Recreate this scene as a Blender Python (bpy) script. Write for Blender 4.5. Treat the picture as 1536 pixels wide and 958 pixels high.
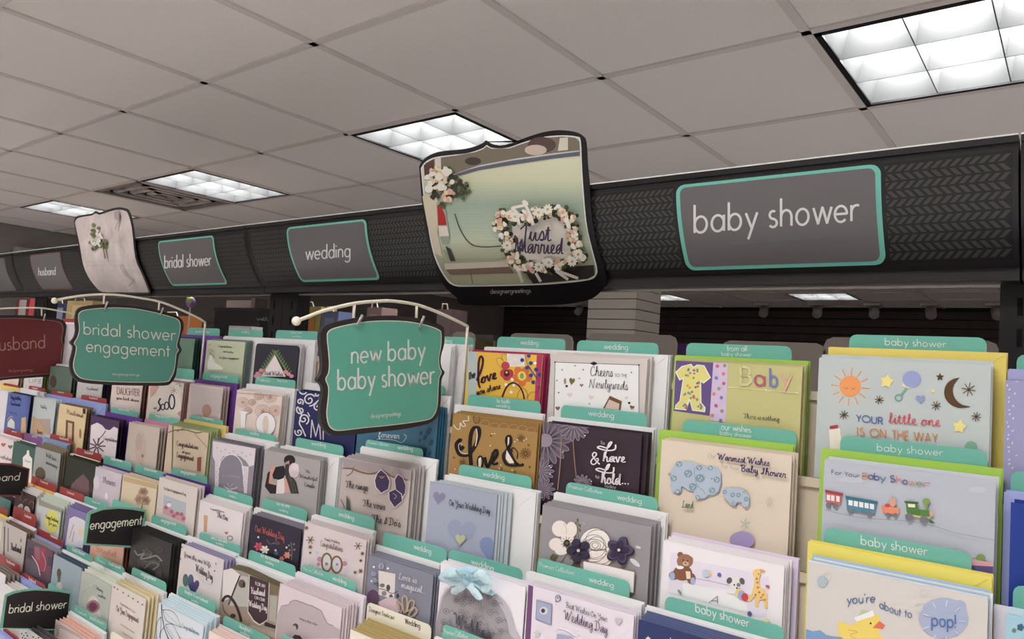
import bpy, math, random
from mathutils import Vector, Matrix
random.seed(7)
for o in list(bpy.data.objects):
    bpy.data.objects.remove(o)
scene = bpy.context.scene
COL = scene.collection
PI = math.pi
# ------------------------------------------------------------------ camera
IW, IH, FPX = 1536, 958, 1100.0
EYE = 1.5                                    # camera height above the floor
YAW, PITCH, ROLL = math.radians(38.187), math.radians(3.603), math.radians(3.786)
FWD = Vector((-math.sin(YAW)*math.cos(PITCH), math.cos(YAW)*math.cos(PITCH), math.sin(PITCH)))
_r = Vector((math.cos(YAW), math.sin(YAW), 0)); _u = _r.cross(FWD)
RIGHT = _r*math.cos(ROLL) + _u*math.sin(ROLL)
UP = -_r*math.sin(ROLL) + _u*math.cos(ROLL)
CAM = Vector((0, 0, EYE))
cd = bpy.data.cameras.new('camera'); cam = bpy.data.objects.new('camera', cd); COL.objects.link(cam)
cd.sensor_width = 36; cd.lens = FPX*36/IW; cd.clip_start = .02; cd.clip_end = 60
m = Matrix((RIGHT, UP, -FWD)).transposed().to_4x4(); m.translation = CAM
cam.matrix_world = m
scene.camera = cam
# ------------------------------------------------------------------ world, exposure
w = bpy.data.worlds.new('world'); scene.world = w; w.use_nodes = True
w.node_tree.nodes['Background'].inputs[0].default_value = (1, .97, .94, 1)
w.node_tree.nodes['Background'].inputs[1].default_value = .05
scene.view_settings.view_transform = 'Standard'
scene.view_settings.look = 'None'
scene.view_settings.gamma = 1
scene.view_settings.exposure = 0.42
scene.view_settings.use_curve_mapping = False
LAMP = 30.0                                   # brightness of the lamp trays in the troffers
ROOM_X0, ROOM_X1, ROOM_Y0, ROOM_Y1 = -7.08, 4.9, -4.6, 8.8
CEIL = EYE + .9
# ------------------------------------------------------------------ materials
def lin(c):
    c = c/255.0
    return c/12.92 if c <= .04045 else ((c+.055)/1.055)**2.4
GAIN = 1.25
MATS = {}
def mat(rgb, rough=.55, metal=0., spec=.35, gain=None, noise=0., scale=60., bump=0., emit=None, raw=False):
    key = (tuple(rgb), rough, metal, spec, gain, noise, scale, bump, emit)
    if key in MATS: return MATS[key]
    g = GAIN if gain is None else gain
    c = [lin(v)*g for v in rgb]; lum = .3*c[0]+.6*c[1]+.1*c[2]
    c = [min(.9, v+(lum-v)*.1) for v in c]
    M = bpy.data.materials.new('paint_%d_%d_%d' % tuple(int(v) for v in rgb)); M.use_nodes = True
    nt = M.node_tree; b = nt.nodes['Principled BSDF']
    b.inputs['Base Color'].default_value = (*c, 1)
    b.inputs['Roughness'].default_value = rough
    b.inputs['Metallic'].default_value = metal
    b.inputs['Specular IOR Level'].default_value = spec
    if noise or bump:
        tc = nt.nodes.new('ShaderNodeTexCoord'); n = nt.nodes.new('ShaderNodeTexNoise')
        n.inputs['Scale'].default_value = scale; n.inputs['Detail'].default_value = 5
        nt.links.new(tc.outputs['Object'], n.inputs['Vector'])
        if noise:
            r = nt.nodes.new('ShaderNodeValToRGB')
            r.color_ramp.elements[0].position = .3; r.color_ramp.elements[1].position = .7
            r.color_ramp.elements[0].color = (*[v*(1-noise) for v in c], 1)
            r.color_ramp.elements[1].color = (*[min(.95, v*(1+noise)) for v in c], 1)
            nt.links.new(n.outputs['Fac'], r.inputs[0]); nt.links.new(r.outputs[0], b.inputs['Base Color'])
        if bump:
            bp = nt.nodes.new('ShaderNodeBump'); bp.inputs['Strength'].default_value = bump
            bp.inputs['Distance'].default_value = .002
            nt.links.new(n.outputs['Fac'], bp.inputs['Height']); nt.links.new(bp.outputs[0], b.inputs['Normal'])
    if emit:
        b.inputs['Emission Color'].default_value = (*[lin(v) for v in emit[0]], 1)
        b.inputs['Emission Strength'].default_value = emit[1]
    MATS[key] = M
    return M
# ------------------------------------------------------------------ object helpers
def link(name, verts, faces, mats, parent=None, loc=(0, 0, 0), fm=None, smooth=False):
    """verts in world coordinates; the object sits at loc (children: at the parent's loc)."""
    if parent is not None: L = Vector(parent['_base'])
    else: L = Vector(loc)
    me = bpy.data.meshes.new(name)
    me.from_pydata([tuple(Vector(v)-L) for v in verts], [], faces)
    if not isinstance(mats, (list, tuple)): mats = [mats]
    for M in mats: me.materials.append(M)
    if fm:
        for p, i in zip(me.polygons, fm): p.material_index = i
    if smooth:
        for p in me.polygons: p.use_smooth = True
    o = bpy.data.objects.new(name, me); COL.objects.link(o)
    if parent is not None: o.parent = parent
    else: o.location = L
    o['_base'] = tuple(L)
    return o
def empty(name, loc):
    o = bpy.data.objects.new(name, None); COL.objects.link(o); o.location = loc
    o['_base'] = tuple(loc); o.empty_display_size = .02
    return o
def tag(o, label, cat, group=None, kind=None):
    if label: o['label'] = label
    if cat: o['category'] = cat
    if group: o['group'] = group
    if kind: o['kind'] = kind
    return o
def structure(o, label=None, cat=None):
    o['kind'] = 'structure'
    if label: o['label'] = label
    if cat: o['category'] = cat
    return o
class MB:
    def __init__(s): s.v = []; s.f = []; s.m = []
    def add(s, v, f, mi=0):
        n = len(s.v); s.v += [tuple(p) for p in v]
        s.f += [tuple(i+n for i in q) for q in f]; s.m += [mi]*len(f)
        return s
    def box(s, x0, x1, y0, y1, z0, z1, mi=0):
        v = [(x, y, z) for z in (z0, z1) for y in (y0, y1) for x in (x0, x1)]
        return s.add(v, [(0, 2, 3, 1), (4, 5, 7, 6), (0, 1, 5, 4), (2, 6, 7, 3), (0, 4, 6, 2), (1, 3, 7, 5)], mi)
    def tube(s, pts, r, n=8, mi=0):
        pts = [Vector(p) for p in pts]; rings = []
        for i, p in enumerate(pts):
            t = (pts[min(i+1, len(pts)-1)]-pts[max(i-1, 0)]).normalized()
            a = t.cross(Vector((1, .2, .3))).normalized(); b = t.cross(a)
            rings += [p + (a*math.cos(k*2*PI/n)+b*math.sin(k*2*PI/n))*r for k in range(n)]
        f = []
        for i in range(len(pts)-1):
            for k in range(n):
                f.append((i*n+k, i*n+(k+1) % n, (i+1)*n+(k+1) % n, (i+1)*n+k))
        f.append(tuple(range(n))[::-1]); f.append(tuple(range((len(pts)-1)*n, len(pts)*n)))
        return s.add(rings, f, mi)
    def ball(s, c, r, mi=0, nu=12, nv=8, sc=(1, 1, 1)):
        v = []; f = []
        for i in range(nv+1):
            th = PI*i/nv
            for k in range(nu):
                ph = 2*PI*k/nu
                v.append((c[0]+r*sc[0]*math.sin(th)*math.cos(ph), c[1]+r*sc[1]*math.sin(th)*math.sin(ph), c[2]+r*sc[2]*math.cos(th)))
        for i in range(nv):
            for k in range(nu):
                f.append((i*nu+k, (i+1)*nu+k, (i+1)*nu+(k+1) % nu, i*nu+(k+1) % nu))
        return s.add(v, f, mi)
    def build(s, name, mats, parent=None, loc=(0, 0, 0), smooth=False):
        return link(name, s.v, s.f, mats, parent, loc, s.m, smooth)
def ray(x, y):
    return FWD + RIGHT*((x-IW/2)/FPX) - UP*((y-IH/2)/FPX)
# ------------------------------------------------------------------ drawing surfaces
class Flat:
    """plane through point O with unit axes ex (right) and ez (up) and normal n towards the viewer"""
    def __init__(s, O, ex, ez, rect=None):
        s.O = Vector(O); s.ex = Vector(ex).normalized(); s.ez = Vector(ez).normalized()
        s.n = s.ex.cross(s.ez).normalized(); s.rect = rect
    def hit(s, x, y):
        d = ray(x, y); t = (s.O-CAM).dot(s.n)/d.dot(s.n); p = CAM+d*t-s.O
        u, v = p.dot(s.ex), p.dot(s.ez)
        if s.rect:
            a, b, c, e = s.rect; u = min(max(u, a), b); v = min(max(v, c), e)
        return u, v
    def at(s, u, v, off): return s.O+s.ex*u+s.ez*v+s.n*off
class Curved:
    """canopy face: depth is a function of height"""
    def __init__(s, fy, rect=None): s.fy = fy; s.rect = rect
    def hit(s, x, y):
        d = ray(x, y); Y = .78
        for _ in range(30):
            z = d.z/d.y*Y; Y = s.fy(z)
        u, v = d.x/d.y*Y, z
        if s.rect:
            a, b, c, e = s.rect; u = min(max(u, a), b); v = min(max(v, c), e)
        return u, v
    def at(s, u, v, off): return Vector((u, s.fy(v)-off, EYE+v))
CROPS = dict(F=(0, 0, 1.), Z1=(0, 430, 320/1533), Z2=(0, 600, 320/1533), Z3=(0, 758, 320/1533), Z4=(260, 470, 240/1533), Z5=(260, 590, 240/1533),
  Z6=(180, 730, 280/1533), Z7=(260, 808, 240/1533), Z8=(440, 640, 240/1533), Z9=(440, 780, 240/1292), Z10=(640, 480, 240/1533), Z11=(640, 600, 240/1533),
  Z12=(620, 690, 240/1533), Z13=(640, 808, 240/1533), Z14=(790, 490, 240/1533), Z15=(790, 600, 240/1533), Z16=(790, 700, 240/1533),
  Z17=(780, 820, 230/1536), Z18=(980, 490, 260/1465), Z19=(970, 630, 260/1465), Z20=(950, 780, 270/1453), Z21=(1200, 480, 336/1463),
  Z22=(1200, 640, 336/1463), Z23=(1200, 780, 336/1536), Z24=(440, 440, 280/1219), Z25=(620, 180, 310/1024), Za=(0, 560, 200/1533), Zb=(0, 660, 200/1533),
  Zc=(0, 740, 160/1533), Zd=(0, 858, 160/1533), Ze=(140, 560, 200/1533), Zf=(60, 858, 160/1533), Zg=(180, 858, 160/1533), Zh=(320, 858, 160/1533),
  H1=(0, 230, 300/1306), H2=(220, 310, 420/1536), H3=(900, 200, 636/1536), R6=(1476, 500, 60/126))
def pix(crop, x, y):
    a, b, s = CROPS[crop]; return a+x*s, b+y*s
# ------------------------------------------------------------------ stroke lettering
def arc(cx, cy, rx, ry, a0, a1, n=14):
    return [(cx+rx*math.cos(math.radians(a0+(a1-a0)*i/n)), cy+ry*math.sin(math.radians(a0+(a1-a0)*i/n))) for i in range(n+1)]
BOWL = arc(.47, .5, .47, .5, 0, 360, 20)
def arch(x, w): return [(x, 0), (x, .55)] + arc(x+w/2, .58, w/2, .42, 180, 0, 8) + [(x+w, 0)]
SCURVE = arc(.3, .76, .26, .24, 50, 240, 8) + arc(.3, .25, .29, .25, 75, -150, 10)
SANS = {
 'a': (1.22, [BOWL, [(.94, 0), (.94, 1)]]), 'b': (1.22, [BOWL, [(0, 0), (0, 1.75)]]), 'c': (.95, [arc(.5, .5, .5, .5, 48, 312)]),
 'd': (1.22, [BOWL, [(.94, 0), (.94, 1.75)]]), 'e': (1.18, [[(.0, .5), (.94, .5)] + arc(.47, .5, .47, .5, 0, 318, 16)]),
 'f': (.62, [[(.2, 0), (.2, 1.35)] + arc(.45, 1.4, .25, .35, 180, 70, 6), [(-.05, 1), (.5, 1)]]),
 'g': (1.22, [BOWL, [(.94, 1), (.94, -.2)] + arc(.47, -.2, .47, .42, 0, -150, 8)]),
 'h': (1.08, [[(0, 0), (0, 1.75)], arch(0, .8)[1:]]), 'i': (.32, [[(0, 0), (0, 1)], [(0, 1.33), (0, 1.47)]]), 'j': (.32, [[(0, 1), (0, -.5)], [(0, 1.33), (0, 1.47)]]),
 'k': (.92, [[(0, 0), (0, 1.75)], [(.68, 1), (.04, .48), (.75, 0)]]), 'l': (.32, [[(0, 0), (0, 1.75)]]),
 'm': (1.6, [[(0, 0), (0, 1)], arch(0, .65)[1:], arch(.65, .65)[1:]]), 'n': (1.08, [[(0, 0), (0, 1)], arch(0, .8)[1:]]), 'o': (1.22, [BOWL]),
 'p': (1.22, [BOWL, [(0, 1), (0, -.65)]]), 'q': (1.22, [BOWL, [(.94, 1), (.94, -.65)]]), 'r': (.68, [[(0, 0), (0, 1)], [(0, .55)] + arc(.42, .55, .42, .43, 180, 65, 6)]),
 's': (.82, [SCURVE]), 't': (.55, [[(.15, 0), (.15, 1.5)], [(-.15, 1), (.45, 1)]]), 'u': (1.06, [[(0, 1), (0, .45)] + arc(.4, .42, .4, .42, 180, 360, 8) + [(.8, 1)], [(.8, 1), (.8, 0)]]),
 'v': (1.0, [[(0, 1), (.42, 0), (.84, 1)]]), 'w': (1.55, [[(0, 1), (.35, 0), (.7, 1), (1.05, 0), (1.4, 1)]]), 'x': (.95, [[(0, 1), (.75, 0)], [(.75, 1), (0, 0)]]),
 'y': (1.0, [[(0, 1), (.45, .02)], [(.88, 1), (.18, -.65)]]), 'z': (.9, [[(0, 1), (.7, 1), (0, 0), (.72, 0)]]),
 'A': (1.25, [[(0, 0), (.5, 1.6), (1.0, 0)], [(.18, .5), (.82, .5)]]), 'B': (1.0, [[(0, 0), (0, 1.6), (.4, 1.6)] + arc(.4, 1.22, .35, .38, 90, -90, 8) + [(0, .84), (.4, .84)] + arc(.4, .42, .42, .42, 90, -90, 8) + [(0, 0)]]),
 'C': (1.4, [arc(.75, .8, .75, .8, 45, 315)]), 'D': (1.25, [[(0, 0), (0, 1.6), (.35, 1.6)] + arc(.35, .8, .7, .8, 90, -90, 10) + [(0, 0)]]),
 'E': (.85, [[(.65, 1.6), (0, 1.6), (0, 0), (.65, 0)], [(0, .85), (.6, .85)]]), 'F': (.85, [[(.65, 1.6), (0, 1.6), (0, 0)], [(0, .85), (.55, .85)]]),
 'G': (1.5, [arc(.75, .8, .75, .8, 45, 360) + [(.8, .8)]]), 'H': (1.2, [[(0, 0), (0, 1.6)], [(.95, 0), (.95, 1.6)], [(0, .85), (.95, .85)]]), 'I': (.35, [[(0, 0), (0, 1.6)]]),
 'L': (.8, [[(0, 1.6), (0, 0), (.6, 0)]]), 'M': (1.55, [[(0, 0), (.15, 1.6), (.65, .2), (1.15, 1.6), (1.3, 0)]]), 'N': (1.3, [[(0, 0), (0, 1.6), (1.0, 0), (1.0, 1.6)]]),
 'O': (1.75, [arc(.78, .8, .78, .8, 0, 360, 20)]), 'P': (.95, [[(0, 0), (0, 1.6), (.4, 1.6)] + arc(.4, 1.2, .38, .4, 90, -90, 8) + [(0, .8)]]),
 'R': (1.05, [[(0, 0), (0, 1.6), (.4, 1.6)] + arc(.4, 1.2, .38, .4, 90, -90, 8) + [(0, .8)], [(.35, .8), (.85, 0)]]), 'S': (1.0, [[(x*1.3, y*1.6) for x, y in SCURVE]]),
 'T': (.95, [[(0, 1.6), (.8, 1.6)], [(.4, 1.6), (.4, 0)]]), 'U': (1.2, [[(0, 1.6), (0, .5)] + arc(.47, .48, .47, .48, 180, 360, 8) + [(.94, 1.6)]]),
 'V': (1.1, [[(0, 1.6), (.5, 0), (1, 1.6)]]), 'W': (1.9, [[(0, 1.6), (.42, 0), (.85, 1.6), (1.28, 0), (1.7, 1.6)]]), 'Y': (1.05, [[(0, 1.6), (.45, .8), (.9, 1.6)], [(.45, .8), (.45, 0)]]),
 ' ': (.6, []), '.': (.35, [[(0, 0), (0, .12)]]), "'": (.3, [[(.05, 1.75), (0, 1.35)]]), '!': (.4, [[(0, .5), (0, 1.7)], [(0, 0), (0, .14)]]), '-': (.7, [[(.05, .5), (.5, .5)]]), ',': (.35, [[(.05, .1), (0, -.2)]]),
 '&': (1.3, [[(1.1, 0), (.25, 1.2), (.3, 1.55), (.55, 1.6), (.65, 1.3), (.1, .6), (.1, .2), (.4, 0), (.75, .15), (1.05, .65)]]),
}
SCRIPT = {
 'a': (.95, '0 .1 .75 .9 .45 1 .15 .6 .2 .1 .5 .1 .78 .95 .72 .3 .8 .02 .95 .1'), 'b': (.85, '0 .1 .4 1.2 .45 1.75 .3 1.8 .2 1.2 .2 .2 .4 0 .65 .3 .6 .8 .85 .8'),
 'c': (.72, '0 .1 .6 .85 .4 1 .15 .6 .2 .1 .45 0 .72 .1'), 'd': (1.0, '0 .1 .7 .9 .4 1 .12 .55 .2 .05 .5 .2 .85 1.8 .75 .3 .85 .02 1 .1'), 'e': (.72, '0 .1 .4 .5 .5 .9 .3 1 .15 .6 .2 .1 .45 0 .72 .1'),
 'f': (.68, '0 .1 .4 1 .5 1.7 .35 1.75 .25 1 .2 -.6 .35 -.6 .4 0 .68 .1'), 'g': (.9, '0 .1 .7 .9 .4 1 .12 .55 .2 .05 .5 .2 .75 .95 .65 -.5 .35 -.7 .25 -.4 .9 .1'), 'h': (.88, '0 .1 .35 1.2 .4 1.75 .25 1.75 .15 .9 .1 0 .15 .5 .45 1 .6 .8 .6 .2 .7 0 .88 .1'),
 'i': (.55, '0 .1 .3 1 .25 .2 .35 0 .55 .1|.34 1.4 .36 1.5'), 'k': (.8, '0 .1 .35 1.2 .4 1.75 .25 1.75 .15 .9 .1 0 .2 .5 .5 .95 .45 .6 .2 .5 .5 .05 .8 .1'), 'l': (.52, '0 .1 .35 1.2 .38 1.75 .22 1.7 .18 .5 .3 0 .52 .1'),
 'm': (1.25, '0 .1 .2 .95 .2 0 .3 .7 .5 1 .58 .7 .55 0 .65 .7 .85 1 .95 .7 .93 .15 1.05 0 1.25 .1'), 'n': (.88, '0 .1 .2 .95 .2 0 .3 .7 .5 1 .62 .7 .6 .15 .7 0 .88 .1'), 'o': (.82, '0 .1 .35 .95 .12 .6 .2 .05 .5 .05 .65 .5 .45 1 .5 .85 .82 .85'),
 'p': (.82, '0 .1 .25 1 .15 -.7 .2 .6 .45 1 .65 .6 .5 .05 .25 .1 .82 .1'), 'r': (.76, '0 .1 .2 1.05 .3 .9 .55 .95 .5 .2 .6 0 .76 .1'), 's': (.62, '0 .1 .35 1.05 .5 .4 .35 0 .15 .1 .62 .1'), 't': (.58, '0 .1 .3 1.5 .25 .2 .35 0 .58 .1|.02 1.1 .5 1.15'),
 'u': (.88, '0 .1 .2 1 .15 .2 .35 0 .6 .9 .6 .2 .7 0 .88 .1'), 'v': (.85, '0 .6 .15 1 .3 .1 .45 .05 .65 1 .85 .85'), 'w': (1.15, '0 .6 .15 1 .25 .1 .45 .1 .55 .9 .6 .1 .8 .1 .95 1 1.15 .85'), 'y': (.82, '0 .1 .2 1 .15 .3 .35 .05 .6 .95 .55 -.4 .3 -.7 .2 -.4 .82 .1'),
 'x': (.8, '0 .1 .3 .95 .5 .1 .8 .1|.6 1 .1 0'), 'z': (.7, '0 .8 .4 .95 .1 .1 .5 .05 .7 .15'), ' ': (.45, ''),
 'W': (1.7, '-.1 1.3 .15 1.7 .35 1.3 .4 .05 .85 1.5 .95 .05 1.5 1.3 1.75 1.7 1.55 1.8'), 'D': (1.25, '.4 1.6 .3 .1 .1 0 .0 .2 .5 .05 1 .5 1 1.3 .5 1.75 -.1 1.5'), 'L': (1.0, '.7 1.5 .55 1.75 .4 1.3 .35 .4 .1 .05 0 .2 .4 .1 1 .05'),
 'T': (1.0, '-.1 1.3 .1 1.65 .6 1.55 1.1 1.75|.55 1.55 .45 .2 .2 0 0 .2'), 'C': (1.1, '.9 1.4 .8 1.7 .4 1.6 .1 .8 .3 .05 .7 0 1.1 .35'), 'H': (1.3, '0 1.4 .25 1.7 .25 .1 .05 0|1.1 1.75 .85 1.2 .85 .1 1.1 0 1.3 .15|.1 .8 1.0 .95'),
 'P': (1.1, '.35 1.5 .3 .1 .1 0|-.1 1.2 .3 1.7 .9 1.6 .9 1.0 .4 .75'), 'O': (1.2, '.6 1.65 .2 1.3 .1 .5 .5 0 1 .5 .95 1.3 .55 1.65 .5 1.3 1.0 1.3'), 'B': (1.1, '.3 1.6 .25 0|-.05 1.3 .3 1.7 .85 1.5 .6 .95 .3 .9 .9 .7 .8 .1 .2 0'),
 'N': (1.4, '-.05 .05 .2 .3 .35 1.6 .8 .1 .95 .1 1.15 1.6 1.4 1.7'), 'Y': (1.1, '0 1.5 .2 1.7 .3 1 .6 .9 1 1.7 .8 .2 .5 -.6 .2 -.4 .9 .15'), 'E': (1.0, '.85 1.5 .5 1.7 .25 1.3 .55 .95 .2 .6 .2 .1 .6 0 1 .2'), 'S': (1.0, '0 .1 .5 .6 .8 1.6 .5 1.6 .6 .7 .5 .1 .1 .05'),
 'I': (.8, '.1 .3 .4 1.2 .6 1.7 .5 .6 .3 .05 .0 .2 .7 .3'), 'J': (.9, '.1 1.2 .5 1.65 .9 1.65|.65 1.6 .45 -.4 .1 -.6 .05 -.2'), 'M': (1.6, '0 .05 .25 1.6 .35 1.5 .45 .2 .9 1.6 1.0 .2 1.3 1.5 1.35 .2 1.6 .1'), 'Q': (1, ''),
 '.': (.3, '.1 0 .12 .1'), "'": (.25, '.1 1.7 .05 1.4'), '&': (1.3, '1.2 .1 .7 .6 .3 1.3 .55 1.7 .8 1.4 .2 .6 .15 .15 .5 0 1.0 .6 .95 .9 .75 .8'), '!': (.4, '.25 1.7 .15 .5|.1 0 .12 .1'),
}
def catmull(p, k=4):
    if len(p) < 3: return p
    out = []
    for i in range(len(p)-1):
        a = p[max(i-1, 0)]; b = p[i]; c = p[i+1]; d = p[min(i+2, len(p)-1)]
        for j in range(k):
            t = j/k
            out.append(tuple(.5*(2*b[q]+(c[q]-a[q])*t+(2*a[q]-5*b[q]+4*c[q]-d[q])*t*t+(3*b[q]-a[q]-3*c[q]+d[q])*t**3) for q in (0, 1)))
    out.append(p[-1]); return out
_sc = {}
def glyph(font, ch):
    if font == 'script':
        if ch in _sc: return _sc[ch]
        if ch in SCRIPT:
            adv, d = SCRIPT[ch]; L = []
            for part in d.split('|'):
                n = [float(x) for x in part.split()]
                if len(n) >= 4: L.append(catmull(list(zip(n[0::2], n[1::2])), 4))
            _sc[ch] = (adv, L); return _sc[ch]
    return SANS.get(ch, SANS.get(ch.lower(), (.6, [])))
def layout(text, font, shear=0., gap=0.):
    x = 0; out = []
    if font == 'sans': gap += .1
    for ch in text:
        adv, L = glyph(font, ch)
        for pl in L: out.append([(x+px_+shear*py_, py_) for px_, py_ in pl])
        x += adv+gap
    return out, max(x-gap-(.25 if font == 'sans' else 0), .1)
def ribbon(pts, wd, cal=0., closed=False):
    """flat strip polygons of a polyline; wd = full width; returns list of quads"""
    P = [Vector((a, b)) for a, b in pts]; n = len(P); L = []; R = []
    if not closed:
        for i in range(1, n-1):
            a, b = P[i]-P[i-1], P[i+1]-P[i]
            if a.length > 1e-9 and b.length > 1e-9 and a.normalized().dot(b.normalized()) < .55 and a.length > wd*.8 and b.length > wd*.8:
                e = a.normalized()*wd*.3; g = b.normalized()*wd*.3
                return ribbon(list(pts[:i])+[tuple(P[i]+e)], wd, cal)+ribbon([tuple(P[i]-g)]+list(pts[i+1:]) if False else [tuple(P[i])]+list(pts[i+1:]), wd, cal)
    for i in range(n):
        a = P[i-1] if (i > 0 or closed) else P[i]; b = P[(i+1) % n] if (i < n-1 or closed) else P[i]
        t = b-a
        if t.length < 1e-9: t = Vector((1, 0))
        t.normalize(); nn = Vector((-t.y, t.x)); h = wd/2*(1+cal*abs(t.y))
        L.append(P[i]+nn*h); R.append(P[i]-nn*h)
    q = []
    for i in range(n if closed else n-1):
        j = (i+1) % n
        q.append([L[i], L[j], R[j], R[i]])
    return q
# ------------------------------------------------------------------ artwork on a surface, given in photo pixels of a crop
def cut_bands(pts, step):
    """split a shape into flat horizontal bands so that it follows a curved sheet"""
    ys = [q[1] for q in pts]; y0, y1 = min(ys), max(ys); n = max(1, int(math.ceil((y1-y0)/step))); out = []
    if n == 1: return [pts]
    for i in range(n):
        P_ = [tuple(q) for q in pts]
        for lim, sgn in ((y0+(y1-y0)*i/n, 1), (y0+(y1-y0)*(i+1)/n, -1)):
            Q = []
            for k in range(len(P_)):
                a, b = P_[k-1], P_[k]; ia, ib = (a[1]-lim)*sgn >= 0, (b[1]-lim)*sgn >= 0
                if ia != ib: t = (lim-a[1])/(b[1]-a[1]); Q.append((a[0]+(b[0]-a[0])*t, lim))
                if ib: Q.append(b)
            P_ = Q
        if len(P_) >= 3: out.append(P_)
    return out
class Art:
    STEP = 3e-5
    def __init__(s, surf, crop, base=2e-4):
        s.surf = surf; s.crop = crop; s.off = base; s.parts = {}; s.cur = 'printed_motif'
    def part(s, name): s.cur = name; return s
    def _add(s, color, polys, rough=.5, metal=0., lifts=None):
        s.off += s.STEP
        if isinstance(s.surf, Curved): 
            if lifts: lifts = [l for q, l in zip(polys, lifts) for b in cut_bands(q, 7/CROPS[s.crop][2])]
            polys = [b for q in polys for b in cut_bands(q, 7/CROPS[s.crop][2])]
        M = color if not isinstance(color, tuple) else mat(color, rough, metal)
        key = s.cur
        if key.endswith('*'): s.cnt = getattr(s, 'cnt', 0)+1; key = '%s#%d' % (key[:-1], s.cnt)
        d = s.parts.setdefault(key, dict(v=[], f=[], m=[], mats=[]))
        if M not in d['mats']: d['mats'].append(M)
        mi = d['mats'].index(M)
        for ip, p in enumerate(polys):
            n = len(d['v']); up = lifts[ip] if lifts else 0
            for (x, y) in p:
                u, v = s.surf.hit(*pix(s.crop, x, y)); d['v'].append(s.surf.at(u, v, s.off+up))
            d['f'].append(tuple(range(n, n+len(p)))); d['m'].append(mi); d.setdefault('c', []).append(s.off)
        return s
    def P(s, color, pts, rough=.5, metal=0., smooth=False):
        if smooth: pts = catmull(list(pts)+[pts[0]], 4)[:-1]
        return s._add(color, [pts], rough, metal)
    def E(s, color, cx, cy, rx, ry=None, rot=0, n=18, rough=.5):
        ry = rx if ry is None else ry; c, d = math.cos(math.radians(rot)), math.sin(math.radians(rot))
        return s._add(color, [[(cx+rx*math.cos(a)*c-ry*math.sin(a)*d, cy+rx*math.cos(a)*d+ry*math.sin(a)*c) for a in [2*PI*i/n for i in range(n)]]], rough)
    def dots(s, color, L, r, n=8):
        return s._add(color, [[(x+r*math.cos(2*PI*i/n), y+r*math.sin(2*PI*i/n)) for i in range(n)] for x, y in L])
    def S(s, color, wd, pts, smooth=True, cal=0., closed=False):
        if smooth: pts = catmull(pts, 4) if not closed else catmull(pts+[pts[0]], 4)[:-1]
        return s._add(color, ribbon(pts, wd, cal, closed))
    def ring(s, color, cx, cy, rx, ry, wd, n=22):
        return s.S(color, wd, [(cx+rx*math.cos(2*PI*i/n), cy+ry*math.sin(2*PI*i/n)) for i in range(n)], False, 0, True)
    def heart(s, color, cx, cy, r, rot=0, asp=1.):
        pts = []; c, d = math.cos(math.radians(rot)), math.sin(math.radians(rot))
        for i in range(24):
            t = 2*PI*i/24; x = 16*math.sin(t)**3; y = -(13*math.cos(t)-5*math.cos(2*t)-2*math.cos(3*t)-math.cos(4*t))
            x *= r/17*asp; y *= r/17; pts.append((cx+x*c-y*d, cy+x*d+y*c))
        return s._add(color, [pts])
    def star(s, color, cx, cy, r, k=5, inner=.45, rot=-90):
        return s._add(color, [[(cx+(r if i % 2 == 0 else r*inner)*math.cos(math.radians(rot+180*i/k)), cy+(r if i % 2 == 0 else r*inner)*math.sin(math.radians(rot+180*i/k))) for i in range(2*k)]])
    def burst(s, color, cx, cy, r, k=8, wd=4, r0=0, rot=0):
        q = []
        for i in range(k):
            a = 2*PI*i/k+rot
            q += ribbon([(cx+r0*math.cos(a), cy+r0*math.sin(a)), (cx+r*math.cos(a), cy+r*math.sin(a))], wd)
        return s._add(color, q)
    def petals(s, color, cx, cy, r, k=5, fat=.45, rot=0):
        L = []
        for i in range(k):
            a = 2*PI*i/k+rot; ca, sa = math.cos(a), math.sin(a)
            L.append([(cx+ca*(r*.52+r*.5*math.cos(t))-sa*r*fat*math.sin(t), cy+sa*(r*.52+r*.5*math.cos(t))+ca*r*fat*math.sin(t)) for t in [2*PI*j/12 for j in range(12)]])
        return s._add(color, L)
    def T(s, color, text, x0, y0, x1, y1, h, font='sans', wd=.15, shear=0., cal=0., part='lettering', rough=.5, flat=False):
        keep = s.cur; s.cur = part
        L, W_ = layout(text, font, shear); k = math.hypot(x1-x0, y1-y0)/W_
        ex, ey = (x1-x0)/W_, (y1-y0)/W_
        q = []; lf = []
        for ip, pl in enumerate(L):
            pts = [(x0+ex*a, y0+ey*a-h*b) for a, b in pl]
            r_ = ribbon(pts, wd*h, cal); q += r_; lf += [(ip % 5)*2e-5]*len(r_)
        s._add(color, q, rough, 0., lf); s.off += 8e-5; s.cur = keep
        return s
    def burn(s, parent):
        for name, d in s.parts.items():
            calls = sorted(set(d['c']))
            if name in ('printed_motif', 'greenery') and 1 < len(calls) <= 6:
                for c_ in calls:
                    v, f, mm = [], [], []
                    for q, mi, cc in zip(d['f'], d['m'], d['c']):
                        if cc == c_: f.append(tuple(range(len(v), len(v)+len(q)))); v += [d['v'][i] for i in q]; mm.append(mi)
                    link(name, v, f, d['mats'], parent, fm=mm)
                continue
            link(name.split('#')[0], d['v'], d['f'], d['mats'], parent, fm=d['m'])
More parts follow.
